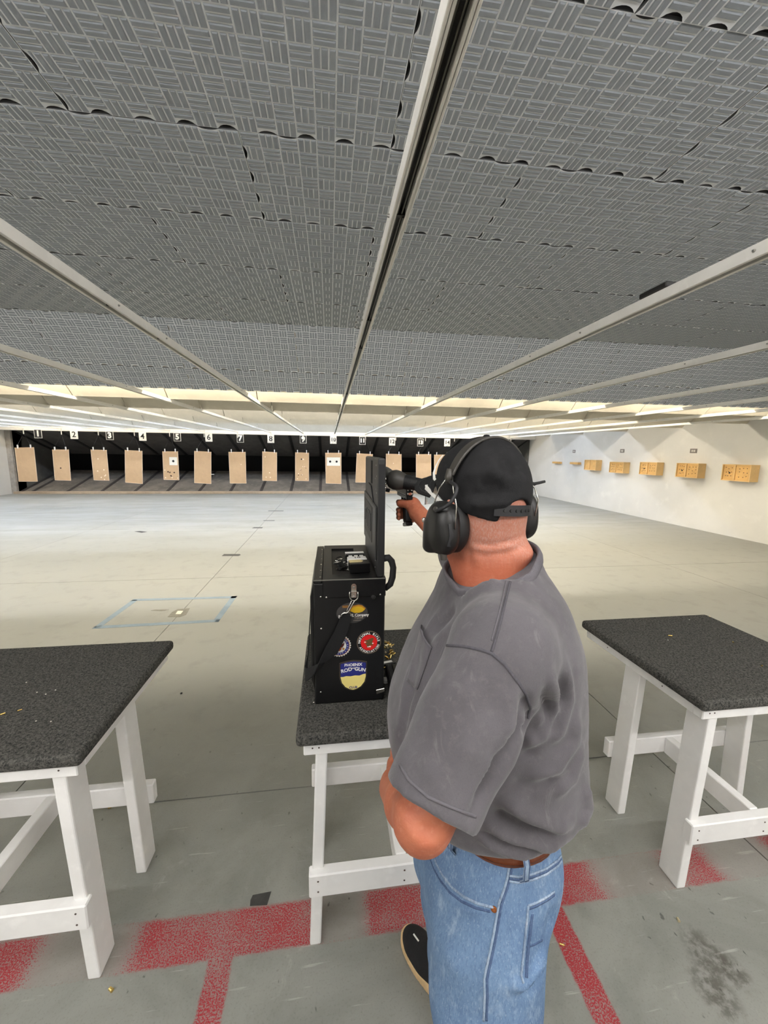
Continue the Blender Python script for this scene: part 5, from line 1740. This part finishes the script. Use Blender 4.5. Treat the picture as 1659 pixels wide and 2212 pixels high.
# jeans
v, q = surface_nets(jeans_sdf, (0.12, 0.36, 0.04), (0.52, 1.08, 1.03), 0.0075)
v = relax(v, q, 2, 0.5)
S2 = Surf(v, q)
S2.folds([([(1180, 2050), (1160, 2090), (1130, 2125), (1100, 2135)], 0.006, 0.010), ([(1185, 2080), (1165, 2120), (1130, 2150)], -0.005, 0.010),
          ([(1085, 1960), (1070, 2030), (1050, 2110), (1045, 2190)], 0.0015, 0.008), ([(1150, 1950), (1140, 2060), (1130, 2110)], 0.002, 0.010),
          ([(930, 1900), (985, 1955), (1060, 1972)], 0.002, 0.008), ([(960, 2060), (1000, 2100)], 0.003, 0.02), ([(1195, 1960), (1190, 2010)], -0.004, 0.012)])
dv = np.array([mnoise.noise(Vector(p)*12.0)*0.003 for p in S2.v]); S2.v = S2.v+S2.n*dv[:, None]; S2.refresh()
jeans = np_obj('jeans', S2.v, S2.q, M['denim'], man)
jeans['label'] = 'faded light blue denim jeans'


def jseam(pts, r=0.0022, lift=0.0005, mat='denim_seam', nm='seam', flat=0.7):
    S2.seam(pts, r, nm, M[mat], jeans, lift, flat)


pocket = [(936, 1846), (944, 1868), (958, 1893), (978, 1918), (1004, 1938), (1034, 1952), (1066, 1960)]
jseam(pocket, 0.0024, nm='pocket_edge'); jseam([(x-7, y+9) for x, y in pocket], 0.0024, 0.0001, 'denim_dark', 'pocket_stitch', 0.4)
side = [(1100, 1872), (1096, 1895), (1090, 1918), (1078, 1950), (1072, 1985), (1066, 2020), (1058, 2060), (1050, 2095), (1046, 2115), (1047, 2150), (1045, 2205)]
jseam(side, 0.0022, nm='side_seam'); jseam([(x+6, y) for x, y in side], 0.0022, 0.0001, 'denim_dark', 'side_seam_stitch', 0.4)  # second line is dark stitching beside the seam
yoke = [(1100, 1897), (1120, 1900), (1150, 1894), (1180, 1882), (1205, 1864), (1219, 1845)]
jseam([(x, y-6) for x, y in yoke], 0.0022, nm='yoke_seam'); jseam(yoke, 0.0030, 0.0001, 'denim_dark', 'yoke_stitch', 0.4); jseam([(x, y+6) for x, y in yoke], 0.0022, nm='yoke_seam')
bp = [(1141, 1956), (1158, 1950), (1180, 1938), (1197, 1926)]
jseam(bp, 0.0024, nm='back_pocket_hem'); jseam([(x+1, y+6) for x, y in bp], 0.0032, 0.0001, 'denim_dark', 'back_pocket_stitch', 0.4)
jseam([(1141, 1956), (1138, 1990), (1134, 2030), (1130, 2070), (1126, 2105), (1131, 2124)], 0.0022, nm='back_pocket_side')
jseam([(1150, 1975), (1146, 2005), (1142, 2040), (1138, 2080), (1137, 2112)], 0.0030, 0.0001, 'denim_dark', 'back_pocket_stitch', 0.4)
jseam([(1137, 2046), (1155, 2040), (1172, 2030)], 0.0022, 0.0001, 'denim_dark', 'pocket_bar', 0.4)
h = S2.hit(1067, 1964)
if h: MB().lathe([(0, 0), (0.0055, 0), (0.005, 0.0015), (0.0025, 0.002), (0, 0.0012)], 14, Matrix.Translation(h[0]) @ h[1].to_track_quat('Z', 'Y').to_matrix().to_4x4()).build('rivet', M['copper'], parent=jeans, smooth=True)

# belt under the shirt hem
hip = lambda P: sd_loft(P, HIP)
BN = np.array([-0.03, 0.0, 1.0]); BN /= np.linalg.norm(BN)
prof = []
belt = MB()
rings = []
for sh_, gr in ((-0.040, 0.003), (-0.038, 0.0065), (-0.006, 0.0065), (-0.003, 0.003)):
    rings.append([p + d*gr for p, d in ring_on(hip, JW_P, BN, n=72, shift=sh_)])
vs = [p for r in rings for p in r]
belt.add(vs, [(k*72+i, k*72+(i+1) % 72, (k+1)*72+(i+1) % 72, (k+1)*72+i) for k in range(3) for i in range(72)])
bl = belt.build('belt', M['leather'], parent=man, smooth=True)
bl['label'] = 'brown leather belt'
for sh_ in (-0.034, -0.010):
    MB().tube([p + d*0.0066 for p, d in ring_on(hip, JW_P, BN, n=72, shift=sh_)], 0.0008, n=5, closed=True).build('belt_stitch', M['leather_edge'], parent=bl)
# belt loops
for px, py0, py1 in ((1128, 1858, 1898), (1236, 1812, 1836), (982, 1800, 1838)):
    a = S2.hit(px, py1) or S2.hit(px-8, py1)
    if not a: continue
    P0_ = a[0]+a[1]*0.001; up = Vector((0, 0, 1)); nrm = Vector((a[1].x, a[1].y, 0)).normalized(); sd_ = nrm.cross(up)
    pts = [P0_-up*0.004, P0_+nrm*0.004+up*0.002, P0_+nrm*0.011+up*0.012, P0_+nrm*0.011+up*0.040, P0_+nrm*0.004+up*0.050]
    lo_ = MB().ribbon(pts, 0.011, sd_, 0.002).build('belt_loop', M['denim_seam'], parent=jeans, auto=60)
    for s in (-1, 1): MB().tube([p + sd_*(s*0.0042)+nrm*0.0014 for p in pts], 0.0009, n=5).build('loop_stitch', M['denim_dark'], parent=lo_)

# ------------------------------------------------------------------ cap
v, q = surface_nets(cap_sdf, (0.16, 0.62, 1.46), (0.46, 0.96, 1.75), 0.0036)
v = relax(v, q, 2, 0.5)
S3 = Surf(v, q)
S3.folds([([(1010, 1088), (1060, 1090), (1110, 1082)], 0.003, 0.010), ([(1000, 1070), (1060, 1066), (1120, 1062)], -0.003, 0.012), ([(1050, 985), (1070, 1020), (1100, 1040)], 0.0026, 0.014),
          ([(1000, 1030), (1040, 1020), (1080, 1030)], 0.0026, 0.014), ([(1090, 990), (1110, 1030)], -0.0026, 0.012), ([(1030, 1048), (1090, 1046)], -0.002, 0.010)])
cap = np_obj('cap', S3.v, S3.q, M['cap'], man)
cap['label'] = 'black snapback cap'
# peak
bill = MB(); ni, nj = 21, 9
top = []
for i in range(ni):
    s = -1+2*i/(ni-1); th = s*math.radians(58)
    bx, by = 0.096*math.cos(th)-0.002, 0.104*math.sin(th)
    row = []
    for j in range(nj):
        w = j/(nj-1)
        ext = 0.104*math.sqrt(max(0, 1-(abs(s)**5)*0.97))
        f_ = bx+w*ext; l_ = by*(1-0.03*w)
        u_ = 0.060-0.040*(abs(l_)/0.086)**2.0-0.016*w
        row.append(Vector(hp(f_, l_, u_)))
    top.append(row)
vs = [p for r in top for p in r] + [p - Vector(UD)*0.0042 for r in top for p in r]
fs = []; off = ni*nj
for i in range(ni-1):
    for j in range(nj-1):
        a = i*nj+j; fs += [(a, a+1, a+nj+1, a+nj), (off+a, off+a+nj, off+a+nj+1, off+a+1)]
for i in range(ni-1): fs += [(i*nj+nj-1, off+i*nj+nj-1, off+(i+1)*nj+nj-1, (i+1)*nj+nj-1)]
bill.add(vs, fs)
pk_ = bill.build('peak', M['cap'], parent=cap, smooth=True)
for w in (2, 4, 6): MB().tube([r[w]+Vector(UD)*0.0006 for r in top], 0.0006, n=4).build('peak_stitch', M['cap_strap'], parent=pk_)
# strap across the opening, with studs
def rim(th, u, grow=1.0): return Vector(hp(-0.004+0.1015*math.cos(th)*grow, 0.003+0.0835*math.sin(th)*grow, u))
st = []
for i in range(17):
    th = math.pi+math.radians(-32+64*i/16)
    st.append(rim(th, -0.011, 1.0))
ups = Vector(UD)
sp_ = MB().ribbon(st, 0.020, ups, 0.003).build('strap', M['cap_strap'], parent=cap, auto=50)
for i in range(3, 14, 2):
    d = (st[i]-Vector(hp(0, 0, -0.02))).normalized()
    MB().cyl(st[i]+d*0.001, st[i]+d*0.0032, 0.0032, 0.0026, n=10).build('strap_stud', M['muff'], parent=sp_)
MB().lathe([(0, 0.004), (0.005, 0.003), (0.0075, 0.0)], 12, Matrix.Translation(Vector(hp(-0.004, 0.003, 0.130))) @ Vector(UD).to_track_quat('Z', 'Y').to_matrix().to_4x4()).build('top_button', M['cap'], parent=cap, smooth=True)

# ------------------------------------------------------------------ ear defenders
em_ = thing('ear_defenders', Vector(hp(0, 0, -0.05)), 'black electronic ear defenders worn over the cap', 'ear defenders')


def cup(side, ctr, name):
    L = LD*side
    R3 = np.stack([FD, L, UD])

    def f_(P):
        qq = (P-ctr) @ R3.T.astype(np.float32)
        r = np.array([0.040, 0.027, 0.052])
        z_ = qq[:, 2]
        taper = 1.0+0.10*np.clip(-z_/0.05, -1, 1)
        k = (np.abs(qq[:, 0]/(r[0]*taper))**2.7+np.abs(qq[:, 1]/r[1])**2.3+np.abs(z_/r[2])**2.7)**(1/2.5)
        d = (k-1)*0.027
        # raised spine on the front half of the shell
        d = smin(d, sd_cap(P, ctr+FD*0.020+L*0.014-UD*0.038, ctr+FD*0.020+L*0.016+UD*0.006, 0.014, 0.012), 0.006)
        return d
    c = ctr
    v_, q_ = surface_nets(f_, c-0.075, c+0.075, 0.003)
    v_ = relax(v_, q_, 1, 0.4)
    o = np_obj(name, v_, q_, M['muff'], em_)
    cs = MB()
    Mq = Matrix.Translation(Vector(c-L*0.030)) @ Matrix((Vector(FD), Vector(UD), Vector(-L))).transposed().to_4x4()
    cs.add([Mq @ Vector((0.037*rr*math.cos(t), 0.050*rr*math.sin(t), zz)) for rr, zz in ((0.95, -0.014), (1.0, -0.008), (1.0, 0.004), (0.9, 0.010)) for t in [2*math.pi*i/28 for i in range(28)]],
           [(k*28+i, k*28+(i+1) % 28, (k+1)*28+(i+1) % 28, (k+1)*28+i) for k in range(3) for i in range(28)])
    cs.build('cushion', M['cushion'], parent=o, smooth=True)
    return o


CL = hp(-0.012, 0.104, -0.052); CR = hp(-0.006, -0.102, -0.030)
cl = cup(1, CL, 'ear_cup'); cr = cup(-1, CR, 'ear_cup')
hb = []
for i in range(25):
    t = math.radians(-66+132*i/24)
    hb.append(Vector(hp(-0.020-0.004*math.cos(t), 0.104*math.sin(t)*-1+0.003, 0.130*math.cos(t)-0.004)))
hbw = [0.016+0.014*math.cos(math.radians(-66+132*i/24)*1.2) for i in range(25)]
band = MB().ribbon(hb, hbw, Vector(FD), 0.0055).build('headband', M['band'], parent=em_, bevel=0.002, seg=2, auto=50)
for side, c, e in ((1, CL, hb[0]), (-1, CR, hb[-1])):
    L = Vector(LD*side); C_ = Vector(c)
    for fo in (-0.034, 0.030):
        pts = [e + Vector(FD)*(fo*0.2), e.lerp(C_, 0.25)+Vector(FD)*fo*0.7+L*0.006, e.lerp(C_, 0.55)+Vector(FD)*fo*1.15+L*0.004, C_+Vector(FD)*fo*1.2+Vector(UD)*0.002]
        MB().tube(pts, 0.0014, n=6).build('yoke_wire', M['chrome'], parent=em_, smooth=True)
    MB().tube([e+L*0.002+Vector(UD)*0.012, e+L*0.004-Vector(UD)*0.004, e+L*0.004-Vector(UD)*0.016], [0.006, 0.008, 0.005], n=8).build('band_end', M['band'], parent=em_, smooth=True)
C_ = Vector(CL); LV, FV, UV = Vector(LD), Vector(FD), Vector(UD)
pts = [C_+LV*0.020+UV*0.034-FV*0.006, C_+LV*0.026+UV*0.036-FV*0.022, C_+LV*0.012+UV*0.052-FV*0.040, C_+LV*0.0+UV*0.078-FV*0.040, hb[0]-UV*0.012-FV*0.006+LV*0.004]
sp3 = []
for i in range(len(pts)-1):
    p_, a_, b_, n_2 = pts[max(i-1, 0)], pts[i], pts[i+1], pts[min(i+2, len(pts)-1)]
    for k in range(6):
        t = k/6
        sp3.append(0.5*((2*a_)+(b_-p_)*t+(2*p_-5*a_+4*b_-n_2)*t*t+(3*a_-p_-3*b_+n_2)*t**3))
sp3.append(pts[-1])
MB().tube(sp3, 0.0036, n=8).build('cable', M['cap_strap'], parent=cl, smooth=True)
MB().lathe([(0.004, 0), (0.007, 0.001), (0.008, 0.004), (0.005, 0.005)], 16, Matrix.Translation(pts[0]-LV*0.002) @ LV.to_track_quat('Z', 'Y').to_matrix().to_4x4()).build('cable_gland', M['band'], parent=cl, smooth=True)
MB().lathe([(0, 0.006), (0.004, 0.005), (0.006, 0.0)], 14, Matrix.Translation(C_+LV*0.024+FV*0.026+UV*0.012) @ (LV*0.8+FV*0.5).to_track_quat('Z', 'Y').to_matrix().to_4x4()).build('volume_button', M['chrome'], parent=cl, smooth=True)
MB().cyl(C_-UV*0.046-FV*0.014+LV*0.004, C_-UV*0.060-FV*0.016+LV*0.004, 0.0075, 0.006, n=14).build('foot_switch', M['band'], parent=cl)
MB().ribbon([C_-FV*0.036+UV*0.012+LV*0.008, C_-FV*0.039-UV*0.01+LV*0.006, C_-FV*0.036-UV*0.030+LV*0.008], 0.010, LV, 0.004).build('yoke_mount', M['cap_strap'], parent=cl, auto=50)
# rubber boom on the far cup
yb_ = 0.83
MB().tube([onY(x, y, yb_) for x, y in ((1138, 1037), (1145, 1043), (1154, 1045), (1165, 1043), (1177, 1040))], [0.0030, 0.0030, 0.0036, 0.0034, 0.0032], n=8).build('boom', M['rubber'], parent=cr, smooth=True)
MB().tube([onY(x, y, yb_) for x, y in ((1142, 1060), (1146, 1053), (1152, 1048), (1160, 1044))], 0.0028, n=8).build('boom_stay', M['rubber'], parent=cr, smooth=True)

# ------------------------------------------------------------------ shooting glasses
gl = thing('shooting_glasses', Vector(hp(0.1, 0, 0)), 'pale framed shooting glasses worn under the ear defenders', 'glasses')
for s in (-1, 1):
    lens = []
    for i in range(9):
        t = i/8*1.25*s
        lens.append(Vector(hp(0.124*math.cos(t*0.62), 0.098*math.sin(t*0.8), 0.004)))
    MB().ribbon(lens, 0.040, UV, 0.0018).build('lens', M['lens'], parent=gl, auto=60)
    MB().tube([p + UV*0.021 for p in lens], 0.0024, n=6).build('brow_bar', M['pale_plastic'], parent=gl, smooth=True)
    e0 = lens[-1]
    MB().ribbon([e0+UV*0.018, Vector(hp(0.055, s*0.086, 0.008)), Vector(hp(0.02, s*0.088, -0.004)), Vector(hp(-0.01, s*0.086, -0.020))], [0.010, 0.007, 0.006, 0.005], UV, 0.003).build('temple', M['pale_plastic'], parent=gl, auto=60)
MB().ribbon([onY(957, 983, 0.86), onY(948, 994, 0.86), onY(941, 1008, 0.855), onY(937, 1022, 0.85), onY(938, 1034, 0.84), onY(948, 1047, 0.82), onY(973, 1078, 0.78)], [0.002, 0.0025, 0.003, 0.0045, 0.006, 0.006, 0.0045], Vector((1, 0, .3)), 0.002).build('side_shield', M['pale_plastic'], parent=gl, auto=60)

# ------------------------------------------------------------------ pistol
pi_ = thing('pistol', Vector(gp(0, 0, -0.06)), 'black pistol held out one-handed towards the targets', 'pistol')


def GM(): return Matrix.Translation(Vector(GA)) @ Matrix((Vector(GF), Vector(GS), Vector(GU))).transposed().to_4x4()


G4 = GM()
sl_ = MB().box((-0.028, -0.0135, 0.026), (0.150, 0.0135, 0.058), mat=G4).build('slide', M['gun_black'], parent=pi_, bevel=0.003, seg=2)
MB().box((-0.030, -0.011, 0.012), (0.135, 0.011, 0.026), mat=G4).build('frame', M['gun_black'], parent=pi_, bevel=0.002)
gr_ = Matrix.Rotation(math.radians(-14), 4, 'Y')
MB().box((-0.022, -0.012, -0.075), (0.026, 0.012, 0.016), mat=G4 @ Matrix.Translation((0.012, 0, 0)) @ Matrix.Rotation(math.radians(14), 4, 'Y')).build('grip', M['rubber'], parent=pi_, bevel=0.005, seg=2)
MB().box((-0.026, -0.0125, -0.090), (0.030, 0.0125, -0.075), mat=G4 @ Matrix.Translation((0.012, 0, 0)) @ Matrix.Rotation(math.radians(14), 4, 'Y')).build('magazine_base', M['gun_black'], parent=pi_, bevel=0.003)
MB().tube([Vector(gp(f_, 0, u_)) for f_, u_ in ((0.046, 0.012), (0.05, -0.010), (0.066, -0.018), (0.086, -0.014), (0.092, 0.012))], 0.004, n=8).build('trigger_guard', M['gun_black'], parent=pi_, smooth=True)
MB().tube([Vector(gp(f_, 0, u_)) for f_, u_ in ((0.062, 0.012), (0.066, 0.0), (0.064, -0.010))], 0.003, n=6).build('trigger', M['chrome'], parent=pi_, smooth=True)
for s in (-1, 1): MB().box((-0.026, s*0.007-0.0035, 0.058), (-0.016, s*0.007+0.0035, 0.066), mat=G4).build('rear_sight', M['gun_black'], parent=pi_, bevel=0.001)
MB().box((0.136, -0.002, 0.058), (0.146, 0.002, 0.066), mat=G4).build('front_sight', M['gun_black'], parent=pi_)
MB().cyl(gp(-0.034, 0, 0.034), gp(-0.026, 0, 0.038), 0.006, n=10).build('hammer', M['chrome'], parent=pi_)
for s, u_ in ((-1, 0.034), (1, 0.034), (-1, 0.048), (1, 0.048)):
    MB().cyl(gp(-0.0285, s*0.007, u_), gp(-0.0300, s*0.007, u_), 0.0032, n=8).build('rear_pin', M['chrome'], parent=sl_)

# ------------------------------------------------------------------ shoes
def shoe(heel, ang, lab):
    Z = Matrix.Translation(Vector(heel)) @ Matrix.Rotation(ang, 4, 'Z')      # local +X = toe
    Rn = np.array(Z.to_3x3()); hn = np.array(heel)

    def lp(P): return (P-hn) @ Rn

    def up(P):
        q_ = lp(P)
        d = sd_ell(q_, (0.225, 0.0, 0.034), (0.078, 0.047, 0.048))
        d = smin(d, sd_cap(q_, (0.18, 0.0, 0.045), (0.09, 0.0, 0.068), 0.042, 0.045), 0.03)
        d = smin(d, sd_cap(q_, (0.075, 0, 0.05), (0.065, 0, 0.11), 0.040, 0.040), 0.03)
        return np.maximum(d, 0.026-q_[:, 2])

    def so(P):
        q_ = lp(P)
        w = 0.040+0.010*np.clip((q_[:, 0]-0.08)/0.12, 0, 1)
        k = np.sqrt(((q_[:, 0]-0.152)/0.158)**2*np.abs((q_[:, 0]-0.152)/0.158)+(np.abs(q_[:, 1])/w)**2.4)
        d = (k-1)*0.04
        th = 0.036+0.012*np.clip(1-q_[:, 0]/0.1, 0, 1)+0.006*np.clip((q_[:, 0]-0.25)/0.05, 0, 1)
        return smax(np.maximum(d, -q_[:, 2]+0.001), q_[:, 2]-th, 0.006)
    c = hn+Rn @ np.array([0.15, 0, 0.07])
    t = bpy.data.objects.new('shoe', None); COL.objects.link(t); t.parent = man; t['label'] = lab
    for nm, fn, mt in (('upper', up, M['shoe']), ('sole', so, M['sole'])):
        v_, q_ = surface_nets(fn, c-np.array([0.2, 0.2, 0.08]), c+np.array([0.2, 0.2, 0.1]), 0.005)
        np_obj(nm, relax(v_, q_, 1, 0.5), q_, mt, t)
    MB().box((0.225, 0.010, 0.0805), (0.250, 0.014, 0.0835), mat=Z @ Matrix.Rotation(math.radians(0), 4, 'X')).build('white_mark', M['tag_white'], parent=t)
    return t


a_r = math.atan2(0.84, -0.50)
shoe((0.405, 0.855, 0.0), a_r, 'black running shoe with tan sole showing beside the jeans leg')
shoe((0.375, 0.455, 0.0), math.radians(168), 'black running shoe of the leg nearest the viewer')
